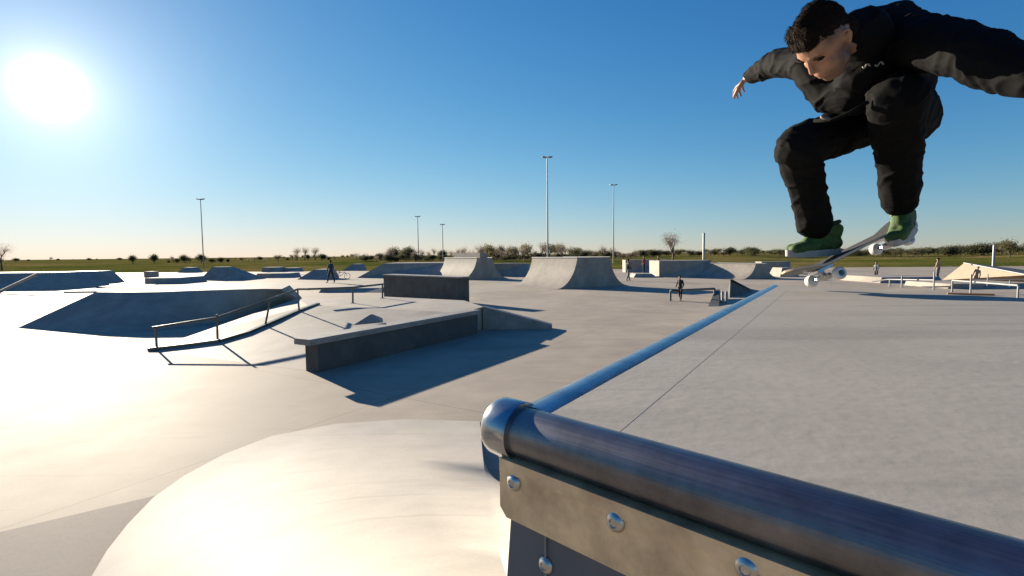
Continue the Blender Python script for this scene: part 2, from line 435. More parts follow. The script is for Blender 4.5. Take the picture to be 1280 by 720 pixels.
# ------------------------------------------------------------------ generic ramps
def frustum(name, label, base, top, m=CON2, cat='skate ramp', group=None, lip=None):
    """base, top: lists of world points (same count)"""
    bm = nb(); b = [Vector((p[0], p[1], .0015)) for p in base]
    poly_prism(bm, b, [Vector(p) for p in top])
    o = obj(name, bm, m); tag(o, label, cat, group); return o
def quarter(name, label, p, ang, width, h, run, deck, m=CON2, both=False, wall=0, cat='quarter pipe', cop=True):
    """profile in local u (out of the slope is -u), width along w; p = near-side foot of the slope"""
    u = Vector((math.cos(ang), math.sin(ang), 0)); wv = Vector((-math.sin(ang), math.cos(ang), 0)); n = 14
    pr = [(run*math.sin(math.pi/2*.86*k/n)/math.sin(math.pi/2*.86), h*(1-math.cos(math.pi/2*.86*k/n))/(1-math.cos(math.pi/2*.86))) for k in range(n+1)]
    pr = [(a, max(b, .0)) for a, b in pr]
    if both: pr += [(2*run+deck-a, b) for a, b in pr[::-1]]
    else: pr += [(run+deck, h), (run+deck, 0)]
    t = thing(name, label, cat, tuple(p))
    q = lambda a, b, s: Vector(p)+u*a+wv*s+UP*(b+.0015)
    bm = nb(); A = [bm.verts.new(q(a, b, 0)) for a, b in pr]; B = [bm.verts.new(q(a, b, width)) for a, b in pr]
    bm.faces.new(A); bm.faces.new(B[::-1]); k = len(pr)
    for i in range(k-1): bm.faces.new((A[i], B[i], B[i+1], A[i+1]))
    bm.faces.new((A[0], A[-1], B[-1], B[0]))
    obj('ramp_body', bm, m, t, smooth=True)
    if cop:
        bm = nb(); tube(bm, [q(run, h, -.02), q(run, h, width+.02)], .035, 10); obj('coping', bm, GALV, t, smooth=True)
        if both:
            bm = nb(); tube(bm, [q(run+deck, h, -.02), q(run+deck, h, width+.02)], .035, 10); obj('coping', bm, GALV, t, smooth=True)
    if wall:
        bm = nb(); obox(bm, q(run+deck*.55, h+wall/2, width*.45), u, wv, UP, deck*.5, width*.8, wall); obj('back_wall', bm, m, t)
    return t

# big bank with the dark sweeping face on the left
def big_bank():
    t = thing('bowl_bank', 'long raised bank with a dark blue shaded curved face, left of the handrail', 'bank', tuple(G(200, 400)))
    front_top = [G(120, 365, .96), G(160, 365.5, .96), G(200, 365, .96), G(240, 363.5, .96), G(290, 362, .96), G(330, 361, .96), G(352, 361.3, .95)]
    front_bot = [G(22, 410), G(85, 414), G(140, 417), G(195, 414), G(258, 405), G(318, 397), G(366, 388)]
    back_top = [G(170, 357, .96), G(210, 357, .96), G(240, 356, .96), G(270, 355, .96), G(320, 354, .96), G(350, 354, .96), G(362, 356.5, .95)]
    left_base = G(58, 380)
    bm = nb(); M = 10; cols = []
    for b, tp in zip(front_bot, front_top):
        row = []
        for k in range(M+1):
            a = k/M; p = XY(b).lerp(XY(tp), a); z = tp.z*a**(1+.35*min(1, len(cols)/4))
            row.append(bm.verts.new((p.x, p.y, z+.002)))
        cols.append(row)
    for i in range(len(cols)-1):
        for k in range(M): bm.faces.new((cols[i][k], cols[i+1][k], cols[i+1][k+1], cols[i][k+1]))
    keep = [[v.co.copy() for v in row] for row in cols]
    bmesh.ops.recalc_face_normals(bm, faces=bm.faces); obj('bank_face', bm, CON2, t, smooth='all')
    bm = nb(); cols = [[bm.verts.new(c) for c in row] for row in keep]
    bt = [bm.verts.new(p) for p in back_top]; bb = [bm.verts.new((p.x+.3, p.y+1.2, .002)) for p in back_top]
    for i in range(len(bt)-1):
        bm.faces.new((cols[i][M], cols[i+1][M], bt[i+1], bt[i])); bm.faces.new((bt[i], bt[i+1], bb[i+1], bb[i]))
    ft = front_bot[0]; lb = bm.verts.new((ft.x-.2, ft.y+4.2, .002))
    lb2 = bm.verts.new((ft.x+.2, ft.y+7, .002))
    # sunny left slope
    for k in range(M): bm.faces.new((cols[0][k], cols[0][k+1], lb))
    bm.faces.new((cols[0][M], bt[0], lb2, lb)); bm.faces.new((bt[0], bb[0], lb2))
    R_ = cols[-1]; bm.faces.new(R_+[bt[-1], bb[-1]])
    bmesh.ops.delete(bm, geom=[v for v in bm.verts if not v.link_faces], context='VERTS')
    obj('bank_top', bm, CON2, t)
    return t
big_bank()

# central funbox: platform, left bank, right hip
PZ = .60
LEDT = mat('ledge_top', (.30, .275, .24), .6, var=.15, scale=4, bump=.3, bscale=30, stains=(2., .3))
la = G(398, 466); lb_ = G(597, 417); ld = (lb_-la).normalized(); ls = Vector((-ld.y, ld.x, 0))*.16
_f0 = G(196, 440); _f1 = la+ls; _fd = (_f1-_f0).normalized(); FN = Vector((-_fd.y, _fd.x, 0)); LR = G(385, 381.5, PZ)
RUN = (LR-_f0).dot(FN); BKL = RUN/ld.dot(FN)
def zbank(p): return PZ*min(1, max(0, (p-_f0).dot(FN)/RUN))
def onbank(px, py):
    z = 0
    for _ in range(30): z = zbank(G(px, py, z))
    return G(px, py, z)
def funbox():
    t = thing('funbox', 'low pale concrete platform with sloping banks carrying the rails, ledge and wall in the middle', 'funbox', tuple(G(450, 400)))
    # top corners
    Bk_ = G(372, 373, PZ); Bk2 = G(481, 370.8, PZ); Rt = G(580, 375.5, PZ)
    Lf = G(476, 402, PZ)                      # where the left bank reaches the platform near the ledge
    Lr = LR                    # same, at the handrail
    Lf = la+ld*BKL+ls+UP*.597; Le = lb_-ld*.05+ls+UP*.597
    R0 = Rt; Rt = G(604, 383.3, PZ)
    a0 = onbank(222, 425); a1 = G(196, 440); a3 = la+ls+ld*.02
    P1 = XY(G(690, 405, .13)); P2 = XY(Le)
    bm = nb(); v = lambda p: bm.verts.new((p.x, p.y, p.z+(0.0015 if p.z < .01 else 0)))
    vBk, vBk2, vRt, vLf, vLr, vLe, vR0 = map(v, (Bk_, Bk2, Rt, Lf, Lr, Le, R0)); bR0 = v(XY(R0)); va0, va1, va3, vP1, vP2 = map(v, (a0, a1, a3, P1, P2)); vg0 = v(XY(a0))
    bb = v(G(374, 384)); bb2 = v(G(486, 376)); bR = v(XY(Rt))
    lg = v(G(404, 463)); lgT = v(G(404, 463)+Vector((0, 0, .02)))
    bm.faces.new((vBk, vBk2, vR0, vRt, vLe, vLf, vLr))          # platform top
    bm.faces.new((va0, vBk, vLr, va1))                      # left bank
    bm.faces.new((va1, vLr, vLf, va3))
    bm.faces.new((vBk, va0, vg0, bb)); bm.faces.new((va0, va1, vg0)); bm.faces.new((vBk2, vBk, bb, bb2)); bm.faces.new((vR0, vBk2, bb2, bR0)); bm.faces.new((vRt, vR0, bR0, bR))
    bm.faces.new((vRt, bR, vP2, vLe)); bm.faces.new((vLf, vLe, vP2, va3))
    bm.faces.new((vg0, va1, va3, vP2, bR, bR0, bb2, bb)); bm.verts.remove(vP1)
    obj('platform', bm, CON2, t)
    hd = (P1-XY(Rt)).normalized(); hs = Vector((-hd.y, hd.x, 0))*.14; r0 = XY(Rt)+hd*.004
    bm = nb(); poly_prism(bm, [r0-hs+UP*.0015, P1-hs+UP*.0015, P1+hs+UP*.0015, r0+hs+UP*.0015], [r0-hs+UP*(PZ+.02), P1-hs+UP*.13, P1+hs+UP*.13, r0+hs+UP*(PZ+.02)])
    obj('sloping_ledge', bm, LEDT, t)
    return t
fb = funbox()
# small raised wedge on the platform
pk = G(463, 393, PZ+.16)
frustum('kicker', 'small triangular concrete bump on the platform behind the long ledge', [(*G(441, 406, PZ).xy, 0), (*G(479, 402.5, PZ).xy, 0), (*G(478, 397, PZ).xy, 0)],
        [pk, pk+Vector((.03, 0, 0)), pk+Vector((.03, .05, 0))], CON2, 'kicker')
o = bpy.data.objects['kicker']
for v in o.data.vertices:
    if v.co.z < .1: v.co.z = PZ-.01 - o.location.z

# long ledge
def ledge():
    a = G(398, 466); b = G(597, 417); d = (b-a).normalized(); s = Vector((-d.y, d.x, 0)); h = .60
    t = thing('grind_ledge', 'long dark weathered concrete ledge with an overhanging top slab, casting the big blue shadow', 'ledge', tuple(a))
    Ln = (b-a).length; c = (a+b)/2+s*.16
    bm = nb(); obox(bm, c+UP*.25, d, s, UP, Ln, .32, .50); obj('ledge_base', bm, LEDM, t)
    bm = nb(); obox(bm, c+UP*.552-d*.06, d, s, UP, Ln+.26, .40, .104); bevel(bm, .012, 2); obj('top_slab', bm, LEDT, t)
    bm = nb(); e = .022
    p0 = a-d*.19-s*.045+UP*(.604-.02); p1 = b+d*.07-s*.045+UP*(.604-.02)
    obox(bm, (p0+p1)/2, d, s, UP, (p1-p0).length, .012, .045); obj('steel_edge', bm, GALV, t)
ledge()
# wall on the platform
def wall_box():
    a = G(480, 371); b = G(573, 379.5); d = (b-a).normalized(); s = Vector((-d.y, d.x, 0)); Ln = (b-a).length; h = 1.05
    t = thing('concrete_barrier', 'grey upright concrete wall block at the back edge of the raised platform', 'wall', tuple(a))
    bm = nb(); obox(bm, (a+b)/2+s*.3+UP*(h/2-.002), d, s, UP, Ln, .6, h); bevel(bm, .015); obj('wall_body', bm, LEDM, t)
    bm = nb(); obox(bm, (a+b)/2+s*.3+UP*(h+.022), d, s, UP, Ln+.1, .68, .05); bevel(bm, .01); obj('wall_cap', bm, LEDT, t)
wall_box()
# handrail on the left bank
def rail(name, label, tops, foots, r=.026, base=None, m=DSTL, group=None):
    t = thing(name, label, 'handrail', tuple(foots[0][0]) if foots else tuple(tops[0]), group)
    bm = nb()
    sm = []
    for i in range(len(tops)-1):
        for k in range(4): sm.append(tops[i].lerp(tops[i+1], k/4))
    sm.append(tops[-1]); tube(bm, sm, r, 12); obj('top_rail', bm, m, t, smooth=True)
    for f, tp in foots:
        bm = nb(); tube(bm, [f-UP*.03, tp], r*.9, 10); obj('post', bm, m, t, smooth=True)
        bm = nb(); lathe(bm, f-UP*.01, (0, 0, 1), [(0, .07), (.02, .07), (.025, .03)], 12); obj('foot_plate', bm, m, t)
    if base:
        bm = nb()
        for a, b in zip(base[:-1], base[1:]):
            d = (b-a).normalized(); s = d.cross(UP).normalized(); obox(bm, (a+b)/2+UP*.025, d, s, s.cross(d), (b-a).length+.01, .10, .07)
        obj('base_bar', bm, m, t)
    return t
f1, f2, f3, f4 = onbank(196, 436), onbank(272, 426), onbank(331, 407.5), onbank(374, 390)
h1 = f1+UP*.47; h2 = f2+UP*.52; h3 = D(338, 374, f3.y); h4 = D(372, 361.5, f4.y)
rail('handrail', 'dark steel handrail climbing the sloping bank beside the blue shaded bowl', [h1+Vector((-.03, -.05, 0)), h2, h3, h4, h4+Vector((.12, .3, -.02))],
     [(f1, h1), (f2, D(271, 393, f2.y)), (f3, h3), (f4, h4)], base=[onbank(*p_) for p_ in ((186, 438), (240, 432), (274, 427.5), (310, 417), (345, 402), (372, 390.5), (398, 381))])
# low flat rail on the platform
g1 = G(441, 379, PZ); g2 = G(478, 372.8, PZ)
rail('flat_rail', 'short dark flat rail on two posts at the left end of the upright wall block', [D(384, 361.5, g1.y), D(440, 359.5, g1.y), D(481, 355, g2.y)],
     [(g1, D(441, 359.5, g1.y)), (g2, D(478, 355.3, g2.y))], r=.03)

# ------------------------------------------------------------------ middle distance ramps
quarter('spine_ramp', 'largest curved concrete ramp with lit left side and blue shaded end, in the centre', G(694, 362), R(34), 4.4, 1.78, 1.65, 2.6, both=True)
quarter('quarter_pipe', 'tall curved quarter pipe with a short wall on its deck, left of the spine ramp', G(574, 350.5), R(37), 5.2, 1.74, 1.7, 1.5, both=True, wall=.42)
def P3(px, py, z=0): return G(px, py, z)
def bank4(label, base, topz, tops, name='bank_ramp', m=CON2, cat='bank'):
    return frustum(name, label, [P3(*b) for b in base], [D2(px, py, z) for (px, py), z in zip(tops, [topz]*len(tops))], m, cat)
def D2(px, py, z):
    # height z, seen at px,py (must be beneath the horizon)
    return G(px, py, z)
# frusta given by front foot line, back distance and top
def block(name, label, x0, x1, yb, h, depth, tx0=None, tx1=None, m=CON2, cat='bank', slope=.0, backslope=0.):
    """front foot from (x0,yb) to (x1,yb); top front edge between tx0 and tx1 set back by slope metres"""
    a = G(x0, yb); b = G(x1, yb); s = a.y/640
    tx0 = x0 if tx0 is None else tx0; tx1 = x1 if tx1 is None else tx1
    fa = Vector(((tx0-640)/640*(a.y+slope), a.y+slope, h)); fb_ = Vector(((tx1-640)/640*(a.y+slope), a.y+slope, h))
    return frustum(name, label, [a, b, b+Vector((0, depth+slope+backslope, 0)), a+Vector((0, depth+slope+backslope, 0))],
                   [fa, fb_, fb_+Vector((0, depth, 0)), fa+Vector((0, depth, 0))], m, cat)
block('bank_ramp', 'long shaded bank left of the quarter pipe with a sloping left end', 446, 560, 347.5, 1.3, 5, 480, 560, slope=.6)
block('bank_ramp', 'trapezoid pyramid ramp standing alone behind the bowl bank', 249, 312, 350.5, 1.15, .8, 266, 286, slope=1.2, cat='pyramid ramp', backslope=1)
block('manual_box', 'low box right of the pyramid ramp with a second smaller box behind it', 318, 362, 347.5, .42, 2.5, 322, 361, slope=.2, cat='skate box')
block('manual_box', 'small far box standing behind the low box near the grass', 327, 350, 340, .62, 2, 328, 349, cat='skate box')
block('bank_ramp', 'small shaded wedge ramp directly left of the standing cyclist', 371, 411, 349.5, .85, 2, 393, 410, slope=.7, cat='wedge ramp')
block('bank_ramp', 'small far wedge ramp just right of the standing cyclist', 427, 452, 338.5, .9, 2, 441, 450, slope=.6, cat='wedge ramp')
block('manual_box', 'long low shaded box with a bright top at the left, near the grass', 181, 224, 355, .46, 3.5, 181, 222, slope=.1, cat='skate box')
block('manual_box', 'very small dark block at the far left corner behind the long low box', 180, 189, 347, .62, 1.2, cat='block')
block('manual_pad', 'low flat pad with a dark front edge left of the long low box', 117, 171, 362, .18, 2.2, 122, 165, slope=.3, cat='manual pad')
block('manual_pad', 'bright flat pad beside the shaded bank at far left', 78, 150, 366.2, .10, 4.5, 80, 148, cat='manual pad')
block('bank_ramp', 'dark shaded bank at the far left edge with a bright ledge crossing its end', -80, 76, 363, 1.08, 3, -80, 70, slope=1.2)
block('bank_ramp', 'short shaded bank right of the bright sloping ledge at the far left', 60, 108, 356, .98, 3, 66, 105, slope=1.0)
block('bank_ramp', 'small far wedge beside the grass, between the pyramid ramp and the long low box', 222, 243, 341, .7, 1.5, 229, 240, slope=.5, cat='wedge ramp')
block('manual_box', 'low far box at the grass edge left of the small far wedge ramp', 352, 372, 339.5, .5, 2, 354, 371, cat='skate box')
block('manual_pad', 'long thin low pad in front of the long shaded bank', 398, 478, 366, .22, 2.0, 402, 476, slope=.3, cat='manual pad')
block('concrete_wall', 'short far wall peeking over the gap left of the spine ramp', 628, 650, 338, .95, .5, cat='wall')
hb = nb(); a = G(-4, 366, .05); b = G(46, 342.5, 1.1); d = (b-a).normalized(); s = d.cross(UP).normalized(); obox(hb, (a+b)/2-UP*.02, d, s, s.cross(d), (b-a).length, .3, .16)
tag(obj('hip_ledge', hb, CON2), 'narrow bright sloping ledge across the dark far left bank', 'ledge')
block('concrete_wall', 'shaded low concrete wall between the quarter pipe and the spine ramp', 604, 662, 345, 1.15, .8, cat='wall')
block('concrete_wall', 'long grey concrete wall block behind the spine ramp, with a dark right end', 824, 889, 346.5, 1.35, 3, cat='wall')
block('concrete_wall', 'lower far grey wall directly right of the spine ramp', 782, 838, 340.5, 1.3, 1.5, cat='wall')
block('manual_pad', 'small light pad on the floor right of the spine ramp', 792, 822, 347, .3, 1.6, 795, 815, slope=.2, cat='manual pad')
quarter('quarter_pipe', 'curved pale ramp with a lit left side right of the long grey wall block', G(926, 349.5), R(30), 6.5, 1.12, 1.7, 1.2, both=True)
block('bank_ramp', 'low dark shaded wedge at the end of the far right quarter pipe', 975, 1000, 346, .7, 1.5, 978, 990, slope=.4, cat='wedge ramp')
block('concrete_wall', 'far dark wall beyond the skateboard wheels at right', 952, 988, 342, 1.1, 1.2, cat='wall')
# little wedge and pillars near the long coping
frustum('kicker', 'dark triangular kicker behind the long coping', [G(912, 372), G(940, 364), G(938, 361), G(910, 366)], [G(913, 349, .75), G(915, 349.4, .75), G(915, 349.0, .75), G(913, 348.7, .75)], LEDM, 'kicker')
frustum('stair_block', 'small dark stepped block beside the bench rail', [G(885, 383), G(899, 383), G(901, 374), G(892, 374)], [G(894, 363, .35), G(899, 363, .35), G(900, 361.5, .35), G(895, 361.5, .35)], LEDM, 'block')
for k, (x, lab) in enumerate(((903, 'left short pale bollard beside the dark kicker'), (908, 'right short pale bollard beside the dark kicker'))):
    p = G(x, 379); bm = nb(); lathe(bm, p, (0, 0, 1), [(0, .07), (.0, .055), (.44, .055), (.47, .03)], 12)
    tag(obj('bollard', bm, GALV, smooth=True), lab, 'bollard', 'short bollards by the dark kicker')
p1 = G(838, 376); p2 = G(893, 373)
rail('flat_rail', 'low dark flat rail beyond the long coping, next to the standing skater', [p1+UP*.42, p2+UP*.42], [(p1, p1+UP*.42), (p2, p2+UP*.42)], r=.05)

# ------------------------------------------------------------------ right background: rails and tan hip
frustum('bank_ramp', 'tan sunlit peaked hip with a pale edge at the right behind the rails', [G(1178, 350), G(1300, 356), G(1330, 343), G(1190, 342)],
        [G(1205, 329, 1.15), G(1282, 344, .60), G(1282, 343, .60), G(1209, 328.6, 1.15)], TAN, 'hip ramp')
a = G(1205, 328.8, 1.17); b = G(1282, 343.5, .62); bm = nb(); tube(bm, [a, b], .045, 8); tag(obj('hip_coping', bm, GALV), 'pale steel edge pipe running down the crest of the tan hip', 'coping')
rail('flat_rail', 'long grey rail on tall posts in front of the tan hip, nearest the right edge', [G(1190, 365)+UP*.55, G(1272, 374)+UP*.55], [(G(1190, 365), G(1190, 365)+UP*.55), (G(1213, 368), G(1213, 368)+UP*.9), (G(1272, 375), G(1272, 375)+UP*.55)], r=.04, m=GALV)
rail('flat_rail', 'grey flat rail on three posts left of the tan hip', [G(1090, 356)+UP*.2, G(1110, 357)+UP*.35, G(1167, 361)+UP*.45], [(G(1112, 358), G(1112, 358)+UP*.35), (G(1127, 359), G(1127, 359)+UP*.62), (G(1167, 362), G(1167, 362)+UP*.9)], r=.04, m=GALV)
rail('flat_rail', 'thin grey rail with one upright in front of the tan hip slope', [G(1215, 359)+UP*.4, G(1280, 361)+UP*.45], [(G(1234, 361), G(1234, 361)+UP*.75), (G(1262, 361), G(1262, 361)+UP*.42)], r=.03, m=GALV)
bm = nb(); a = G(1184, 368); b = G(1243, 369.5); d = (b-a).normalized(); obox(bm, (a+b)/2+UP*.04, d, Vector((-d.y, d.x, 0)), UP, (b-a).length, .12, .08); bevel(bm, .01)
tag(obj('parking_curb', bm, ORANGE), 'low orange painted curb lying below the right rail', 'curb')
block('manual_pad', 'low grey pad behind the three post rail at right', 1100, 1180, 354, .35, 4, 1103, 1175, slope=.2, cat='manual pad')
block('manual_pad', 'dark low slab under the tan hip at right', 1186, 1300, 361, .25, 3, 1190, 1300, cat='slab')

# ------------------------------------------------------------------ lamp posts and poles
def lamp_post(px, ytop, Hh, label, two=True, arm=.7):
    d_ = ray(px, ytop); Y = (Hh-CAMZ)*d_.y/d_.z; b = D(px, ytop, Y); b.z = -.1
    t = thing('lamp_post', label, 'lamp post', tuple(b), 'tall floodlight posts beyond the park')
    bm = nb(); r = .115*Hh/15*max(1, Y/110); tube(bm, [b+UP*Hh*k/5 for k in range(6)], r, 12, r2=r*.6); obj('pole', bm, GALV, t, smooth=True)
    for s in (-1, 1):
        bm = nb(); c = b+UP*(Hh-.05)+Vector((s*arm*.55, 0, 0)); k = max(1, Y/110)
        obox(bm, c, Vector((1, 0, .15*s)).normalized(), Vector((0, 1, 0)), UP, .6*k, .4, .16*k); bevel(bm, .04); obj('lamp_head', bm, GALV, t)
lamp_post(250.5, 248, 13, 'tall floodlight post farthest left, against the pale sky')
lamp_post(684, 195, 15, 'tallest floodlight post, above the spine ramp')
lamp_post(767, 230, 15, 'tall floodlight post right of the spine ramp')
lamp_post(522, 270, 14, 'small distant floodlight post above the long shaded bank, left of the pair')
lamp_post(553, 280, 13, 'smallest distant floodlight post, above the quarter pipe')
def post(px, y0, Y, r, label):
    b = D(px, y0, Y); t = b.copy(); t.z = -.1; bm = nb(); lathe(bm, t, (0, 0, 1), [(0, r*1.6), (.15, r*1.6), (.2, r), (b.z-t.z-.05, r), (b.z-t.z, r*.7)], 12)
    tag(obj('metal_post', bm, GALV, smooth=True), label, 'post')
post(880, 291, 62, .13, 'pale upright metal post behind the long grey wall block')
post(1243, 306, 34, .08, 'pale metal post behind the tan hip at right')

# ------------------------------------------------------------------ trees
LEAF = {}
def leaf_mat(name, c):
    m = mat(name, c, .85, var=.35, scale=1.3, spec=.1); n = m.node_tree.nodes; l = m.node_tree.links
    b = n['Principled BSDF']; o = [q for q in n if q.type == 'OUTPUT_MATERIAL'][0]
    tr = n.new('ShaderNodeBsdfTranslucent'); tr.inputs[0].default_value = (*[min(1, x*1.5) for x in c], 1); ms = n.new('ShaderNodeMixShader'); ms.inputs[0].default_value = .45
    l.new(b.outputs[0], ms.inputs[1]); l.new(tr.outputs[0], ms.inputs[2]); l.new(ms.outputs[0], o.inputs[0]); return m
LG = leaf_mat('dark_leaf', (.07, .07, .04)); LB = leaf_mat('bare_twig', (.20, .165, .135)); LO = leaf_mat('olive_leaf', (.12, .11, .06)); BARK = mat('bark', (.12, .09, .07), .9, var=.3, scale=5)  # leaf and twig colours lightened in place of distance haze
def branchy(bm, p, d, ln, r, depth, tips):
    q = p+d*ln; tube(bm, [p, p.lerp(q, .5)+Vector((random.uniform(-.05, .05)*ln,)*3), q], r, 5 if depth > 1 else 3, cap=False, r2=r*.6)
    tips.append(q)
    if depth == 0: return
    for k in range(random.choice((2, 3, 3))):
        nd = (d+Vector((random.uniform(-.75, .75), random.uniform(-.75, .75), random.uniform(-.1, .55)))).normalized()
        branchy(bm, p.lerp(q, random.uniform(.55, 1)), nd, ln*random.uniform(.6, .8), r*.58, depth-1, tips)
def make_tree(seed, h, kind):
    random.seed(seed)
    name = {'bush': 'shrub', 'bare': 'bare_tree', 'leafy': 'tree'}[kind]
    t = thing(name, 'x', 'tree', (0, 0, 0))
    bm = nb(); tips = []
    if kind == 'bush':
        for k in range(4): branchy(bm, Vector((random.uniform(-.2, .2), 0, 0)), Vector((random.uniform(-.6, .6), random.uniform(-.6, .6), 1)).normalized(), h*.38, .05*h/3, 2, tips)
    else: branchy(bm, Vector((0, 0, 0)), Vector((random.uniform(-.1, .1), 0, 1)).normalized(), h*.36, .035*h, 4 if kind == 'bare' else 3, tips)
    obj('trunk', bm, BARK, t)
    bm = nb()
    ln = {'bush': (60, .15, .50), 'bare': (13, .12, .36), 'leafy': (40, .13, .42)}[kind]
    for q in tips:
        for k in range(ln[0]):
            c = q+Vector([random.gauss(0, ln[2]*h/4) for _ in range(3)])
            if c.z < .05: c.z = abs(c.z)
            s = ln[1]*h/4*random.uniform(.5, 1.3)
            a = Vector([random.gauss(0, 1) for _ in range(3)]).normalized(); b = a.orthogonal().normalized()
            if kind == 'bare': a *= s*1.8; b *= s*.10
            else: a *= s; b *= s*.6
            bm.faces.new([bm.verts.new(c-a-b*.3), bm.verts.new(c+b), bm.verts.new(c+a), bm.verts.new(c-b)])
    obj('crown', bm, {'bush': LG, 'bare': LB, 'leafy': LO}[kind], t, recalc=False)
    return t
protos = {'bush': [make_tree(s, 3.2, 'bush') for s in (1, 2, 3)], 'bare': [make_tree(s, 6, 'bare') for s in (11, 12, 13)], 'leafy': [make_tree(s, 4.5, 'leafy') for s in (21, 22)]}
used = set(); H0 = {'bush': 3.2, 'bare': 6, 'leafy': 4.5}
def plant(kind, px, Y, h, label=None, k=None, wide=1.):
    k = random.randrange(len(protos[kind])) if k is None else k
    pr = protos[kind][k]
    if pr.name in used: t = copy_thing(pr)
    else: t = pr; used.add(pr.name)
    x = (px-640)/640*Y; s = h/H0[kind]
    t.location = (x, Y, gz(x, Y)-.1); t.scale = (s*wide, s*wide, s); t.rotation_euler.z = random.uniform(0, 6.28)
    t['label'] = label or {'bush': 'dark green shrub in the distant tree line', 'bare': 'leafless brown tree in the distant tree line', 'leafy': 'olive green tree in the distant tree line'}[kind]
    if label is None: t['group'] = {'bush': 'dark shrubs of the far tree line', 'bare': 'leafless trees of the far tree line', 'leafy': 'olive trees of the far tree line'}[kind]
    return t
random.seed(5)
plant('bare', 3, 95, 5.2, 'bare tree at the far left edge of the picture', 0)
plant('bare', 841, 105, 6.4, 'lone bare tree rising above the wall block, right of the spine ramp', 1)
plant('leafy', 1262, 120, 4.6, 'loose olive tree near the right edge above the tan hip', 0)
for px, h in ((167, 3.2), (194, 3.5)): plant('bush', px, 190, h, {167: 'round dark shrub on the skyline left of the low box', 194: 'round dark shrub on the skyline directly above the low box'}[px])
x = 205
while x < 460:      # thin far row, left half
    plant(random.choice(['bush', 'bush', 'leafy', 'bare']), x, random.uniform(180, 260), random.uniform(1.2, 3.3), wide=random.uniform(1, 2)); x += random.uniform(4, 10)
for x in (371, 382, 394): plant('bare', x, 215, random.uniform(5, 6), 'tall bare trees clumped above the cyclist' if False else None)
x = 445
while x < 640:
    plant(random.choice(['bare', 'bare', 'bare', 'bush']), x, random.uniform(150, 200), random.uniform(3.2, 5.6) if x > 480 else random.uniform(2, 3.5)); x += random.uniform(4, 9)
x = 452
while x < 830:
    plant('bush', x, random.uniform(150, 200), random.uniform(1.3, 2.5), wide=1.9); x += random.uniform(5, 9)
x = 600
while x < 800:
    plant(random.choice(['bare', 'bare', 'bare', 'leafy']), x, random.uniform(120, 160), random.uniform(2.6, 5.2)*(1 if x < 760 else .7)); x += random.uniform(3.5, 6.5)
x = 800
while x < 1330:
    plant(random.choice(['bush', 'bush', 'leafy']), x, random.uniform(170, 215), random.uniform(2.0, 3.4)+(1.2 if x > 1180 else 0), wide=1.8); x += random.uniform(5, 9)
x = -30
while x < 160:
    plant(random.choice(['bush', 'bare']), x, random.uniform(420, 560), random.uniform(1.6, 4), wide=1.6); x += random.uniform(9, 30)

# ------------------------------------------------------------------ bodies: union of tapered capsules, remeshed
def capsule(bm, p0, r0, p1, r1, sub=2):
    t = nb()
    for p, r in ((p0, r0), (p1, r1)):
        if isinstance(r, (tuple, list)): r, mtx = r
        bmesh.ops.create_icosphere(t, subdivisions=sub, radius=r, matrix=Matrix.Translation(Vector(p)))
    res = bmesh.ops.convex_hull(t, input=t.verts)
    dead = list({g for g in res['geom_interior']+res['geom_unused'] if isinstance(g, bmesh.types.BMVert)})
    bmesh.ops.delete(t, geom=dead, context='VERTS')
    me = bpy.data.meshes.new('tmp'); t.to_mesh(me); t.free(); bm.from_mesh(me); bpy.data.meshes.remove(me)
def ellip(bm, c, ax, sub=3):
    """ax: three scaled axis vectors"""
    m = Matrix((ax[0], ax[1], ax[2])).transposed().to_4x4(); m.translation = Vector(c)
    bmesh.ops.create_icosphere(bm, subdivisions=sub, radius=1, matrix=m)
def remesh(bm, voxel, smooth=3, fn=None, mname='m'):
    me = bpy.data.meshes.new(mname); bmesh.ops.recalc_face_normals(bm, faces=bm.faces); bm.to_mesh(me); bm.free()
    o = bpy.data.objects.new('tmp', me); COL.objects.link(o)
    md = o.modifiers.new('r', 'REMESH'); md.mode = 'VOXEL'; md.voxel_size = voxel; md.adaptivity = 0
    dg = bpy.context.evaluated_depsgraph_get(); ev = o.evaluated_get(dg); nm_ = bpy.data.meshes.new_from_object(ev)
    bpy.data.objects.remove(o); bpy.data.meshes.remove(me)
    b2 = nb(); b2.from_mesh(nm_); bpy.data.meshes.remove(nm_)
    for _ in range(smooth): bmesh.ops.smooth_vert(b2, verts=b2.verts, factor=.5, use_axis_x=True, use_axis_y=True, use_axis_z=True)
    if fn:
        b2.normal_update()
        new = [v.co+fn(v.co, v.normal) for v in b2.verts]
        for v, c in zip(b2.verts, new): v.co = c
    return b2
def chain(bm, pts):
    for (p0, r0), (p1, r1) in zip(pts[:-1], pts[1:]): capsule(bm, p0, r0, p1, r1)
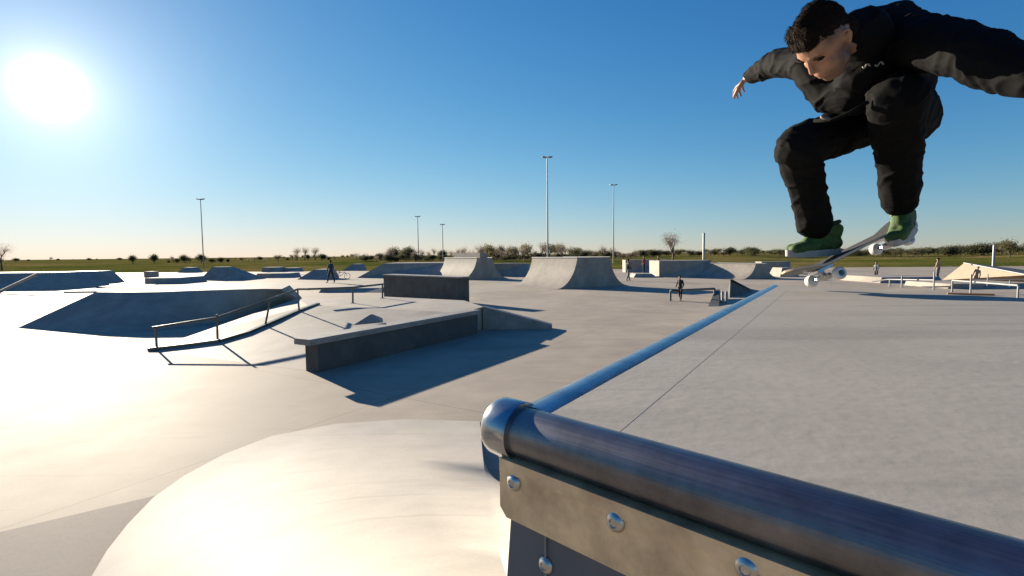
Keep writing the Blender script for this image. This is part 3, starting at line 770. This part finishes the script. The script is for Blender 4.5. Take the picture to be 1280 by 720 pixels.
def hand(bm, wrist, dirv, palmn, s=1., mirror=1):
    """palm, four fingers and thumb; dirv = along the hand, palmn = out of the palm"""
    f = dirv.normalized(); n = (palmn-f*palmn.dot(f)).normalized(); sd = f.cross(n)*mirror
    for k in range(4):
        o = (-.030+.020*k)*s; base = wrist+sd*o+f*.085*s
        capsule(bm, wrist+sd*o*.55+f*.01*s, .014*s, base, .0115*s, 1)
        ln = (.037, .043, .040, .031)[k]*s; cur = base; ang = R(12+5*k); dd = f.copy(); rr = .0095*s
        for j in range(3):
            dd = (f*math.cos(ang)+n*math.sin(ang)); nx = cur+dd*ln*(1, .72, .58)[j]; capsule(bm, cur, rr, nx, rr*.9, 1); cur = nx; rr *= .9; ang += R(24)
    b0 = wrist+f*.02*s-sd*.028*s; d1 = (f*.62-sd*.68+n*.3).normalized(); b1 = b0+d1*.045*s; b2_ = b1+(f*.85-sd*.25+n*.35).normalized()*.032*s; b3 = b2_+(f*.9+n*.35).normalized()*.026*s
    chain(bm, [(b0, .014*s), (b1, .0115*s), (b2_, .0105*s), (b3, .009*s)])

SKIN = mat('skin', (.30, .155, .095), .5, var=.10, scale=14, bump=.06, bscale=240)
for nd in SKIN.node_tree.nodes:
    if nd.type == 'BSDF_PRINCIPLED':
        nd.inputs['Subsurface Weight'].default_value = .12; nd.inputs['Subsurface Radius'].default_value = (.01, .004, .002)
HAIR = mat('dark_hair', (.016, .009, .006), .8, var=.5, scale=90, bump=.3, bscale=220, spec=.08)
JACK = mat('black_jacket_cloth', (.0045, .0045, .005), .8, var=.2, scale=30, bump=.25, bscale=300, spec=.08)
TROU = mat('black_trouser_cloth', (.006, .006, .006), .88, var=.25, scale=25, bump=.35, bscale=260, spec=.08)
GREEN = mat('green_suede', (.042, .090, .016), .75, var=.45, scale=22, bump=.3, bscale=200)
SOLE = mat('shoe_sole', (.36, .34, .31), .6, var=.15, scale=25)
GRIP = mat('grip_tape', (.02, .02, .021), .9, bump=.5, bscale=500, var=.2, scale=40)
WOOD = mat('board_edge_maple', (.55, .42, .30), .5, var=.12, scale=20)
UNDER = mat('board_underside', (.10, .11, .12), .42, var=.4, scale=12)
WHEEL = mat('white_urethane', (.72, .70, .66), .4, var=.06, scale=30)
TRUCK = mat('cast_truck_metal', (.52, .52, .52), .35, .9, var=.1, scale=60)
MARK = mat('grey_embroidery', (.26, .25, .22), .8)
TOGG = mat('grey_toggle', (.07, .07, .068), .6)

def person():
    # joints ----------------------------------------------------------
    pel = D(1120, 150, 2.42); waist = D(1110, 118, 2.30); chest = D(1090, 72, 2.12); neck = D(1074, 42, 1.93)
    shF = D(1014, 78, 2.30); shN = D(1138, 48, 1.98)            # far / near shoulder
    elF = D(966, 80, 2.58); wrF = D(937, 96, 2.78)
    elN = D(1208, 66, 1.73); wrN = D(1296, 96, 1.52)
    hipF = D(1092, 150, 2.46); hipN = D(1138, 148, 2.38)
    knF = D(993, 184, 2.16); anF = D(1022, 292, 2.36)
    knN = D(1122, 126, 1.98); anN = D(1124, 262, 2.30)
    hc = D(1030, 55, 1.88)                                       # head centre
    F = Vector((-.50, .02, -.86)).normalized()
    U = Vector((-.74, -.36, .44)); U = (U-F*U.dot(F)).normalized(); S = F.cross(U)
    if S.y > 0: S = -S
    hp = lambda f, u, s: hc+(F*f+U*u+S*s)*1.0
    # body: one continuous surface ---------------------------------------
    bm = nb()
    ellip(bm, hp(-.012, .028, 0), (F*.098, U*.098, S*.078)); ellip(bm, hp(.028, -.045, 0), (F*.062, U*.085, S*.060))
    capsule(bm, hp(.058, -.092, 0), .026, hp(.050, -.088, 0), .03)                     # chin
    for s in (-1, 1):
        capsule(bm, hp(.010, -.070, .046*s), .018, hp(.048, -.098, .018*s), .018)       # jaw
        capsule(bm, hp(.055, -.020, .036*s), .021, hp(.062, -.03, .022*s), .018)       # cheek
        capsule(bm, hp(.078, .030, .014*s), .010, hp(.066, .032, .040*s), .010)         # brow
        # ear: rim and lobe
        e = [hp(-.012, .024, .080*s), hp(-.028, .020, .088*s), hp(-.030, -.004, .086*s), hp(-.016, -.026, .078*s), hp(-.008, -.030, .074*s)]
        for a_, b_ in zip(e[:-1], e[1:]): capsule(bm, a_, .0055, b_, .0055, 1)
        capsule(bm, hp(-.012, .0, .076*s), .009, hp(-.018, -.01, .076*s), .009, 1)
    capsule(bm, hp(.084, .018, 0), .008, hp(.100, -.020, 0), .011)                     # nose bridge to tip
    for s in (-1, 1): capsule(bm, hp(.091, -.028, .009*s), .0075, hp(.087, -.028, .011*s), .008, 1)
    capsule(bm, hp(.084, -.054, -.018), .0065, hp(.090, -.053, 0), .0075); capsule(bm, hp(.084, -.054, .018), .0065, hp(.090, -.053, 0), .0075)
    capsule(bm, hp(.080, -.067, -.015), .007, hp(.087, -.067, 0), .008); capsule(bm, hp(.080, -.067, .015), .007, hp(.087, -.067, 0), .008)
    capsule(bm, hp(-.03, -.055, 0), .052, neck, .058); capsule(bm, neck, .06, chest, .09)
    chain(bm, [(chest, .12), (waist, .11), (pel, .12)])
    for s_ in (shF, shN): capsule(bm, chest, .09, s_, .05)
    chain(bm, [(shF, .05), (elF, .038), (wrF, .026)]); chain(bm, [(shN, .05), (elN, .038), (wrN, .026)])
    chain(bm, [(hipF, .08), (knF, .052), (anF, .036)]); chain(bm, [(hipN, .08), (knN, .052), (anN, .036)])
    capsule(bm, pel, .1, hipF, .08); capsule(bm, pel, .1, hipN, .08)
    dF = (wrF-elF).normalized(); dN = (wrN-elN).normalized()
    capsule(bm, wrF-dF*.02, .026, wrF+dF*.02, .024)
    hand(bm, wrF+dF*.015, (dF+Vector((0, 0, -.18))), Vector((.6, -.3, -.7)), .92, -1)
    capsule(bm, wrN-dN*.02, .026, wrN+dN*.02, .024)
    hand(bm, wrN+dN*.015, dN, Vector((-.3, .1, -.9)), 1.0, 1)
    eyes = [hp(.074, .006, .030*s) for s in (-1, 1)]
    def face(p, n_):
        d = Vector((0, 0, 0))
        for e in eyes:
            r = (p-e).length
            d -= F*.010*math.exp(-(r/.017)**2)
            d += F*.0045*math.exp(-((p-(e-F*.002)).length/.009)**2)
        m_ = hp(.092, -.060, 0); q = p-m_
        if abs(q.dot(S)) < .024 and q.length < .035: d -= F*.004*math.exp(-(q.dot(U)/.0028)**2)
        return d
    b = remesh(bm, .0042, 3, face)
    body = obj('person', b, SKIN, None, smooth='all')
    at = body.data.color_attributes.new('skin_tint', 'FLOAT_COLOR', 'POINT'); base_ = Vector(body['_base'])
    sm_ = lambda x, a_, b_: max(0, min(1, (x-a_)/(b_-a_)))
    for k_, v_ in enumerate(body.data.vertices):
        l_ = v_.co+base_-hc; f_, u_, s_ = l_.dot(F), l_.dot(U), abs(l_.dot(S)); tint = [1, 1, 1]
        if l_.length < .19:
            jaw_tone = sm_(-u_, .035, .062)*sm_(.115-f_, 0, .03)*(1 if f_ > -.03 else .4)  # darker skin tint over jaw and cheeks
            jaw_tone = max(jaw_tone, sm_(s_, .045, .06)*sm_(-u_, -.01, .03)*sm_(f_, -.02, .0)*(1-sm_(f_, .035, .055)))
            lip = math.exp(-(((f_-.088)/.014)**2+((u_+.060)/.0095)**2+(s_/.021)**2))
            jaw_tone *= (1-min(1, lip*1.5)); fade = sm_(u_, .015, .045)*sm_(s_, .045, .065)*(1-sm_(f_, .03, .06))
            kk = max(jaw_tone*.62, fade*.75)
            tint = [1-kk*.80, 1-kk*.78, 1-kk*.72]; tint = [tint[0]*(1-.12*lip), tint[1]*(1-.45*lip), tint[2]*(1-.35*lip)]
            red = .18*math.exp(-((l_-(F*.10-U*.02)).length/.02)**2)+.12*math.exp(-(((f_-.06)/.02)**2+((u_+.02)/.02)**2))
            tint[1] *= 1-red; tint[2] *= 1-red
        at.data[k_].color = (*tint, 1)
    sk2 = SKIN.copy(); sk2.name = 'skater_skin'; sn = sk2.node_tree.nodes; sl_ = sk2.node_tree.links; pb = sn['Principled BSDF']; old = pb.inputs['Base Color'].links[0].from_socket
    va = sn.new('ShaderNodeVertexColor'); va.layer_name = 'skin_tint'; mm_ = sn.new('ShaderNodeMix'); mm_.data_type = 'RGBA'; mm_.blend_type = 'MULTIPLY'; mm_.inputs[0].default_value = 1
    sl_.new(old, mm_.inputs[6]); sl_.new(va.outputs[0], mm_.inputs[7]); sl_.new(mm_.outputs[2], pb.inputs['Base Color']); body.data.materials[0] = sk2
    tag(body, 'airborne skater in black jacket and trousers with green shoes, arms spread', 'person')
    body['_base'] = tuple(body.location)
    # eyes and brows
    for s, e in zip((-1, 1), eyes):
        q = nb()
        for k in range(5):
            a_ = hp(.0865-.004*abs(k-1.6), .022+.0035*math.sin(k*.8), s*(.014+.0085*k)); b_ = hp(.0865-.004*abs(k-.6), .022+.0035*math.sin((k+1)*.8), s*(.014+.0085*(k+1)))
            capsule(q, a_, .0042, b_, .0038, 1)
        obj('eyebrow', q, HAIR, body, smooth='all')
        q = nb(); capsule(q, hp(.0715, .0035, s*.021), .0030, hp(.0675, .004, s*.039), .0028, 1); obj('eyelashes', q, HAIR, body, smooth='all')
    # hair
    q = nb()
    ellip(q, hp(-.020, .042, 0), (F*.098, U*.099, S*.080))
    capsule(q, hp(.052, .080, -.026), .030, hp(.052, .080, .026), .030); capsule(q, hp(.03, .105, -.028), .034, hp(.03, .105, .028), .034)
    capsule(q, hp(-.05, .10, 0), .045, hp(.02, .11, 0), .04); capsule(q, hp(-.07, -.02, -.03), .045, hp(-.07, -.02, .03), .045)
    def hairf(p, n_):
        l = p-hc; f, u, s = l.dot(F), l.dot(U), abs(l.dot(S))
        d = n_*(.004*noise.noise(p*40)-.002)
        # face opening
        line = .058-.012*s/.07
        if f > -.02 and u < line: d -= n_*.035*min(1, (line-u)/.02)*min(1, (f+.02)/.02)
        if u < .0 and f > -.045: d -= n_*.02
        return d
    hm = remesh(q, .0045, 3, hairf)
    hm.normal_update(); rng = random.Random(4); tufts = []
    for f_ in hm.faces:
        c = f_.calc_center_median(); l_ = c-hc; fu, uu, su = l_.dot(F), l_.dot(U), abs(l_.dot(S))
        line = .052-.012*su/.07
        if (fu > -.02 and uu < line) or uu < -.05: continue
        top = max(0, min(1, (uu-.045)/.05))
        if rng.random() > .62: continue
        n_ = f_.normal; fl = (F*.75-U*.1+S*rng.uniform(-.3, .3)+Vector([rng.gauss(0, .14) for _ in range(3)]))
        fl = fl-n_*fl.dot(n_)
        if fl.length < .1: continue
        fl.normalize(); ln = (.006+.015*top)*rng.uniform(.6, 1.3); tufts.append((c, n_.copy(), fl, ln))
    for c, n_, fl, ln in tufts:
        sd = fl.cross(n_).normalized()*.0011*rng.uniform(.7, 1.6)
        lift_ = .2+.35*rng.random(); a_ = c-n_*.002; m_ = c+fl*ln*.5+n_*ln*.45*lift_; e_ = c+fl*ln+n_*ln*.45*lift_*rng.uniform(.5, 1.5)
        v4 = [hm.verts.new(p_) for p_ in (a_-sd, a_+sd, m_+sd*.8, m_-sd*.8)]; tip = hm.verts.new(e_)
        hm.faces.new(v4); hm.faces.new((v4[3], v4[2], tip))
    obj('hair', hm, HAIR, body, smooth='all', recalc=False)
    # the darker jaw and cheeks are already in skin_tint
    # jacket
    q = nb()
    hemL = D(1030, 138, 2.22); hemM = D(1075, 128, 2.2)
    chain(q, [(chest+Vector((.01, .03, .02)), .150), (waist, .165)])
    capsule(q, waist, .16, D(1112, 132, 2.36), .15)
    capsule(q, D(1118, 40, 2.14), .115, D(1130, 95, 2.26), .13)
    capsule(q, D(1095, 40, 2.08), .095, shN, .085); capsule(q, chest, .12, shF, .085)
    capsule(q, shF, .085, D(1040, 118, 2.24), .085); capsule(q, D(1040, 118, 2.24), .08, D(1068, 116, 2.15), .09)
    capsule(q, D(1080, 90, 2.08), .11, D(1085, 108, 2.15), .10)
    capsule(q, D(1132, 60, 2.02), .095, D(1132, 92, 2.15), .085)
    capsule(q, neck, .084, D(1085, 60, 2.06), .09); capsule(q, neck+Vector((.02, -.01, .01)), .075, hp(-.075, -.065, 0), .062)                                       # collar
    chain(q, [(shF, .082), (shF.lerp(elF, .5), .070), (elF, .066), (elF.lerp(wrF, .85), .047)])
    chain(q, [(shN, .100), (shN.lerp(elN, .45), .092), (elN, .085), (elN.lerp(wrN, .5), .082), (wrN, .062)])
    def folds(amp, segs):
        def fn(p, n_):
            q = Vector((p.x*7+p.z*4, p.y*6, p.z*13-p.x*5))
            r1 = (1-min(1, abs(noise.noise(q))*2.2))**3; r2 = (1-min(1, abs(noise.noise(q*1.9+Vector((5, 1, 2))))*2.4))**3
            d = n_*amp*(noise.noise(p*6)*.7+r1*.8+r2*.2-.25)
            for (a0, b0, fr, am) in segs:
                ab = b0-a0; tt = (p-a0).dot(ab)/ab.length_squared
                if -.1 < tt < 1.1:
                    perp = (p-(a0+ab*tt)).length
                    if perp < .16:
                        ph = noise.noise(p*9)*5+math.atan2((p-a0).z, (p-a0).x)*2.0
                        wgt = max(0, noise.noise(p*5+Vector((9, 9, 9)))+.25)
                        d += n_*am*wgt*(math.sin(tt*fr*.8+ph))
            return d
        return fn
    obj('jacket', remesh(q, .0065, 4, folds(.010, [(shN, elN, 26, .006), (elN, wrN, 34, .006), (shF, elF, 22, .004), (elF, wrF, 30, .004)])), JACK, body, smooth='all')
    jk = body.children[-1] if False else [c for c in body.children if c.name.startswith('jacket')][0]
    q = nb(); tube(q, [D(1018, 151, 2.13), D(1040, 150, 2.06), D(1062, 141, 2.02), D(1086, 127, 1.98)], .0075, 8); obj('waist_cord', q, TROU, body, smooth='all')
    q = nb(); capsule(q, D(1028, 146, 2.07), .010, D(1036, 148.5, 2.055), .009, 1); obj('cord_toggle', q, TOGG, body, smooth='all')
    # trousers
    q = nb()
    capsule(q, pel, .135, waist, .13); capsule(q, pel, .125, hipN, .115)
    chain(q, [(hipF, .115), (hipF.lerp(knF, .55), .100), (knF+Vector((.01, 0, .0)), .090), (knF.lerp(anF, .30)+Vector((.01, 0, 0)), .080), (knF.lerp(anF, .86), .078)])
    chain(q, [(hipN, .115), (hipN.lerp(knN, .5), .118), (knN, .108), (knN.lerp(anN, .4), .084), (knN.lerp(anN, .88), .078)])
    obj('trousers', remesh(q, .0065, 4, folds(.0085, [(hipF, knF, 18, .005), (knF, anF, 26, .006), (hipN, knN, 18, .006), (knN, anN, 26, .007)])), TROU, body, smooth='all')
    # shoes
    def shoe(ank, toe, up, yaw=0):
        t_ = toe.normalized(); u_ = (up-t_*up.dot(t_)).normalized(); s_ = t_.cross(u_)
        g = lambda a, b, c: ank+t_*a+u_*b+s_*c
        q = nb()
        capsule(q, g(-.045, -.045, 0), .036, g(-.02, -.05, 0), .040); capsule(q, g(-.03, .0, 0), .046, g(.0, .01, 0), .044)
        capsule(q, g(-.02, -.04, 0), .042, g(.05, -.045, 0), .041); capsule(q, g(.0, -.01, 0), .040, g(.09, -.042, 0), .034)
        for c in (-.014, .014): capsule(q, g(.07, -.055, c), .032, g(.165, -.062, c), .027)
        capsule(q, g(-.05, .015, -.012), .03, g(-.05, .015, .012), .03)
        def flat(p, n_):
            h_ = (p-ank).dot(u_); r = Vector((0, 0, 0))
            if h_ < -.078: r = u_*(-.078-h_)
            return r+n_*(.003*noise.noise(p*45))
        sh = obj('shoe', remesh(q, .005, 3, flat), GREEN, body, smooth='all')
        q = nb(); ol = []
        for k in range(28):
            a = 2*math.pi*k/28; x = .062+.142*math.cos(a); wd = .047 if x > .02 else .040
            ol.append((x, wd*math.sin(a)*(1+.12*math.sin(a*1))))
        poly_prism(q, [g(x, -.101+.010*max(0, (x-.15)/.05), c) for x, c in ol], [g(x, -.072+.010*max(0, (x-.15)/.05), c) for x, c in ol]); bevel(q, .004, 2, 50)
        obj('sole', q, SOLE, sh, smooth=True)
        q = nb()
        for k in range(5):
            a0 = .005+.022*k; h_ = .040-.017*k
            tube(q, [g(a0, h_-.006, -.026), g(a0+.004, h_+.006, 0), g(a0+.012, h_-.006, .026)], .0032, 6)
        obj('laces', q, GREENL, sh, smooth='all')
        q = nb(); tube(q, [g(-.020+.040*math.cos(2*math.pi*k/16), .040+.010*math.cos(2*math.pi*k/16+2.6), .040*math.sin(2*math.pi*k/16)) for k in range(17)], .010, 8); obj('collar', q, DARKG, sh, smooth='all')
        q = nb(); tube(q, [g(.105, -.020, -.001), g(.105, -.030, .026), g(.100, -.062, .0415)], .0022, 6); tube(q, [g(.105, -.020, .001), g(.105, -.030, -.026), g(.100, -.062, -.0415)], .0022, 6); obj('toe_seam', q, DARKG, sh, smooth='all')
    shoe(anF+Vector((.035, 0, .0)), Vector((-1, -.18, -.06)), UP)
    bl = (D(1145, 271, 2.36)-D(993, 346, 2.28)).normalized()
    shoe(anN+Vector((.008, 0, .0)), Vector((-.72, -.62, -.44)), Vector((-.35, .0, .93)))
    # marks on the chest: two short wavy strokes
    def mark_at(px, py, wpx):
        dpt = bpy.context.evaluated_depsgraph_get()
        q = nb(); pts = []
        bvh_obj = jk
        from mathutils.bvhtree import BVHTree
        me = jk.data; base = Vector(jk['_base']); bv = BVHTree.FromPolygons([v.co+base for v in me.vertices], [tuple(p.vertices) for p in me.polygons])
        for k in range(9):
            x = px-wpx/2+wpx*k/8; y = py+2.2*math.sin(k*.9)-k*.25
            h = bv.ray_cast(Vector((0, 0, CAMZ)), ray(x, y).normalized())
            if h[0]: pts.append(h[0]+h[1]*.001*(-1 if h[1].dot(ray(x, y)) > 0 else 1))
        if len(pts) > 2: tube(q, pts, .0035, 6)
        obj('logo_mark', q, MARK, jk, smooth='all')
    bpy.context.view_layer.update()
    mark_at(1083, 83, 9); mark_at(1099, 81, 11)
    return body
DARKG = mat('dark_green_lining', (.012, .028, .006), .85)
GREENL = mat('pale_green_laces', (.30, .42, .16), .7)
PERS = person()

# ------------------------------------------------------------------ skateboard
ROLL = 6
def skateboard():
    tail = D(1017, 337, 2.27); nose = D(1113, 290, 2.37)       # over the two truck axles, board level
    Lv = (nose-tail).normalized(); view = (tail.lerp(nose, .5)-Vector((0, 0, CAMZ))).normalized()
    Wv = (view-Lv*view.dot(Lv)).normalized()
    Un = Lv.cross(Wv)
    if Un.z < 0: Un = -Un
    rot = Matrix.Rotation(R(ROLL), 3, Lv); Wv = rot @ Wv; Un = rot @ Un
    mid = tail.lerp(nose, .5)+Un*.0
    g = lambda a, b, c: mid+Lv*a+Wv*b+Un*c
    t = thing('skateboard', 'skateboard in the air under the jumping skater, tail low and nose raised, with white wheels', 'skateboard', tuple(mid))
    hb_, wd, ln = .185, .096, .355
    def lift(a):
        e = abs(a)-.225
        return 0 if e < 0 else .42*e*e/(.06+e)*1.25
    def sheet(c0, c1, grow=0):
        bm = nb(); n, m = 44, 8; top = []; bot = []
        for i in range(n+1):
            a = -ln+2*ln*i/n; e = abs(a)-(ln-.11); w_ = wd if e < 0 else wd*math.sqrt(max(0, 1-(e/.11)**2.2))
            w_ = max(w_, .004)+grow; r1 = []; r2 = []
            for j in range(m+1):
                b_ = -w_+2*w_*j/m; z = lift(a)+.006*(b_/wd)**2
                r1.append(bm.verts.new(g(a, b_, z+c1))); r2.append(bm.verts.new(g(a, b_, z+c0)))
            top.append(r1); bot.append(r2)
        for i in range(n):
            for j in range(m):
                bm.faces.new((top[i][j], top[i+1][j], top[i+1][j+1], top[i][j+1])); bm.faces.new((bot[i][j], bot[i][j+1], bot[i+1][j+1], bot[i+1][j]))
            for s in (0, m): bm.faces.new((top[i][s], bot[i][s], bot[i+1][s], top[i+1][s]))
        for i in (0, n): bm.faces.new([v for v in top[i]]+[v for v in bot[i][::-1]])
        return bm
    obj('board', sheet(-.0045, .0045), WOOD, t, smooth=True)
    obj('grip_tape', sheet(.0047, .0056, -.002), GRIP, t, smooth=True)
    obj('underside', sheet(-.0056, -.0047, -.003), UNDER, t, smooth=True)
    for a in (-.195, .195):
        bm = nb(); obox(bm, g(a, 0, -.014), Lv, Wv, Un, .085, .055, .012); bevel(bm, .003)
        capsule(bm, g(a-.005, 0, -.02), .016, g(a, 0, -.046), .014, 1); capsule(bm, g(a, -.058, -.052), .010, g(a, .058, -.052), .010, 1)
        capsule(bm, g(a, -.03, -.050), .015, g(a, .03, -.050), .015, 1); tube(bm, [g(a, -.1005, -.052), g(a, .1005, -.052)], .004, 8)
        tr = obj('truck', bm, TRUCK, t, smooth=True)
        for s in (-1, 1):
            bm = nb(); lathe(bm, g(a, s*.068, -.052), Wv*s, [(0, .019), (.003, .0245), (.008, .0268), (.026, .0268), (.031, .0245), (.034, .019), (.030, .013), (.030, 0)], 28)
            wh = obj('wheel', bm, WHEEL, tr, smooth=True)
            bm = nb(); lathe(bm, g(a, s*.0985, -.052), Wv*s, [(0, .0125), (.004, .0115), (.0042, .006), (.007, .006), (.0075, 0)], 16)
            obj('bearing', bm, DSTL, wh, smooth=True) if False else obj('bearing', bm, DSTL, tr, smooth=True)
    return t
skateboard()

# ------------------------------------------------------------------ small figures and a bicycle in the background
def small_person(px, py, hgt, label, shirt, trs, pose='stand', face=0, lean=0, skin=SKIN):
    b = G(px, py); s = hgt/1.75; rot = Matrix.Rotation(face, 3, 'Z')
    q_ = lambda x, y, z: b+rot @ Vector((x*s+lean*z*.3, y*s, z*s))
    w_ = {'stand': (.10, 0), 'stride': (.14, .22), 'sit': (.1, .3)}[pose]
    J = dict(hL=q_(-.09, 0, .92), hR=q_(.09, 0, .92), kL=q_(-w_[0], w_[1]*.6+.03, .5), kR=q_(w_[0], -w_[1]*.4+.03, .5), aL=q_(-w_[0], w_[1], .09), aR=q_(w_[0], -w_[1], .09),
             pel=q_(0, 0, .95), ch=q_(0, .02, 1.28), nk=q_(0, .02, 1.46), sL=q_(-.18, 0, 1.40), sR=q_(.18, 0, 1.40), eL=q_(-.27, .04, 1.13), eR=q_(.27, -.02, 1.13), wL=q_(-.26, .16, .92), wR=q_(.28, .12, .92))
    bm = nb(); ellip(bm, q_(0, .03, 1.63), (Vector((.078*s, 0, 0)), Vector((0, .095*s, 0)), Vector((0, 0, .118*s))), 2)
    chain(bm, [(q_(0, 0, 1.55), .05*s), (J['nk'], .055*s), (J['ch'], .10*s), (J['pel'], .10*s)])
    capsule(bm, q_(0, .12, 1.62), .014*s, q_(0, .10, 1.60), .016*s, 1)
    for k in 'LR':
        chain(bm, [(J['h'+k], .07*s), (J['k'+k], .05*s), (J['a'+k], .036*s)]); chain(bm, [(J['s'+k], .048*s), (J['e'+k], .036*s), (J['w'+k], .027*s)])
        capsule(bm, J['w'+k], .026*s, J['w'+k]+rot @ Vector((0, .03, -.08))*s, .030*s, 1); capsule(bm, J['pel'], .09*s, J['h'+k], .07*s); capsule(bm, J['ch'], .09*s, J['s'+k], .05*s)
        capsule(bm, J['a'+k]-UP*.04*s, .04*s, J['a'+k]+rot @ Vector((0, .15, -.05))*s, .035*s, 1)
    o = obj('person', remesh(bm, .016, 2), skin, smooth='all'); tag(o, label, 'person')
    bm = nb(); chain(bm, [(J['nk'], .075*s), (J['ch'], .135*s), (J['pel'], .135*s)])
    for k in 'LR': capsule(bm, J['ch'], .12*s, J['s'+k], .07*s); chain(bm, [(J['s'+k], .068*s), (J['e'+k], .055*s), (J['e'+k].lerp(J['w'+k], .9), .04*s)])
    obj('shirt', remesh(bm, .018, 2), shirt, o, smooth='all')
    bm = nb()
    for k in 'LR': capsule(bm, J['pel'], .12*s, J['h'+k], .09*s); chain(bm, [(J['h'+k], .095*s), (J['k'+k], .072*s), (J['k'+k].lerp(J['a'+k], .92), .058*s)])
    obj('trousers', remesh(bm, .018, 2), trs, o, smooth='all')
    bm = nb(); ellip(bm, q_(0, .01, 1.665), (Vector((.088*s, 0, 0)), Vector((0, .10*s, 0)), Vector((0, 0, .10*s))), 2); obj('hair', bm, HAIR, o, smooth='all')
    return o
CL = {k: mat('cloth_'+k, c, .8, var=.2, scale=6) for k, c in dict(navy=(.02, .03, .06), grey=(.15, .15, .16), dark=(.02, .02, .02), tan=(.30, .20, .13), red=(.25, .05, .04)).items()}
small_person(414, 353.5, 1.7, 'person in dark clothes standing beside a bicycle behind the bowl bank', CL['navy'], CL['dark'], 'stride', 1.2)
small_person(851, 376, 1.05, 'young skater in dark clothes standing next to the low flat rail', CL['dark'], CL['dark'], 'stride', 2.3, .1)
small_person(785, 351, 1.6, 'person in dark top at the right foot of the spine ramp', CL['dark'], CL['grey'], 'stride', -1.2)
small_person(1095, 350, 1.25, 'person in grey clothes near the left end of the three post rail', CL['grey'], CL['dark'], 'stand', 1.8)
small_person(1172, 352, 1.5, 'person in a tan top behind the rail post left of the tan hip', CL['tan'], CL['grey'], 'stand', .6)
small_person(823, 343, 1.7, 'person in black standing at the left end of the grey wall block', CL['dark'], CL['dark'], 'stand', 2)
small_person(805, 341, 1.7, 'person in red top in front of the lower far grey wall', CL['red'], CL['navy'], 'stand', 1)
def bicycle():
    a = G(420, 349); b = a+Vector((.95, .1, 0)); d = (b-a).normalized(); s = Vector((-d.y, d.x, 0))
    t = thing('bicycle', 'small dark bicycle held by the person behind the bowl bank', 'bicycle', tuple(a))
    for c in (a, b):
        bm = nb(); pts = [c+UP*.27+d*math.cos(2*math.pi*k/20)*.25+UP*math.sin(2*math.pi*k/20)*.25 for k in range(21)]; tube(bm, pts, .022, 6); obj('tyre', bm, DARK, t)
    bm = nb(); sd = a+UP*.27; hd = b+UP*.27; bb = a.lerp(b, .42)+UP*.28; st = a.lerp(b, .30)+UP*.58; fr = a.lerp(b, .82)+UP*.60
    for p, q in ((sd, bb), (sd, st), (bb, st), (st, fr), (bb, fr), (fr, hd)): tube(bm, [p, q], .018, 6)
    obj('frame', bm, CL['dark'], t)
    bm = nb(); tube(bm, [fr, fr+UP*.14], .012, 6); tube(bm, [fr+UP*.14-s*.3, fr+UP*.14+s*.3], .014, 6); obj('handlebar', bm, DARK, t)
    bm = nb(); obox(bm, st+UP*.05, d, s, UP, .24, .12, .05); bevel(bm, .015); obj('saddle', bm, DARK, t)
bicycle()
for o in bpy.data.objects:
    if '_base' in o.keys(): del o['_base']
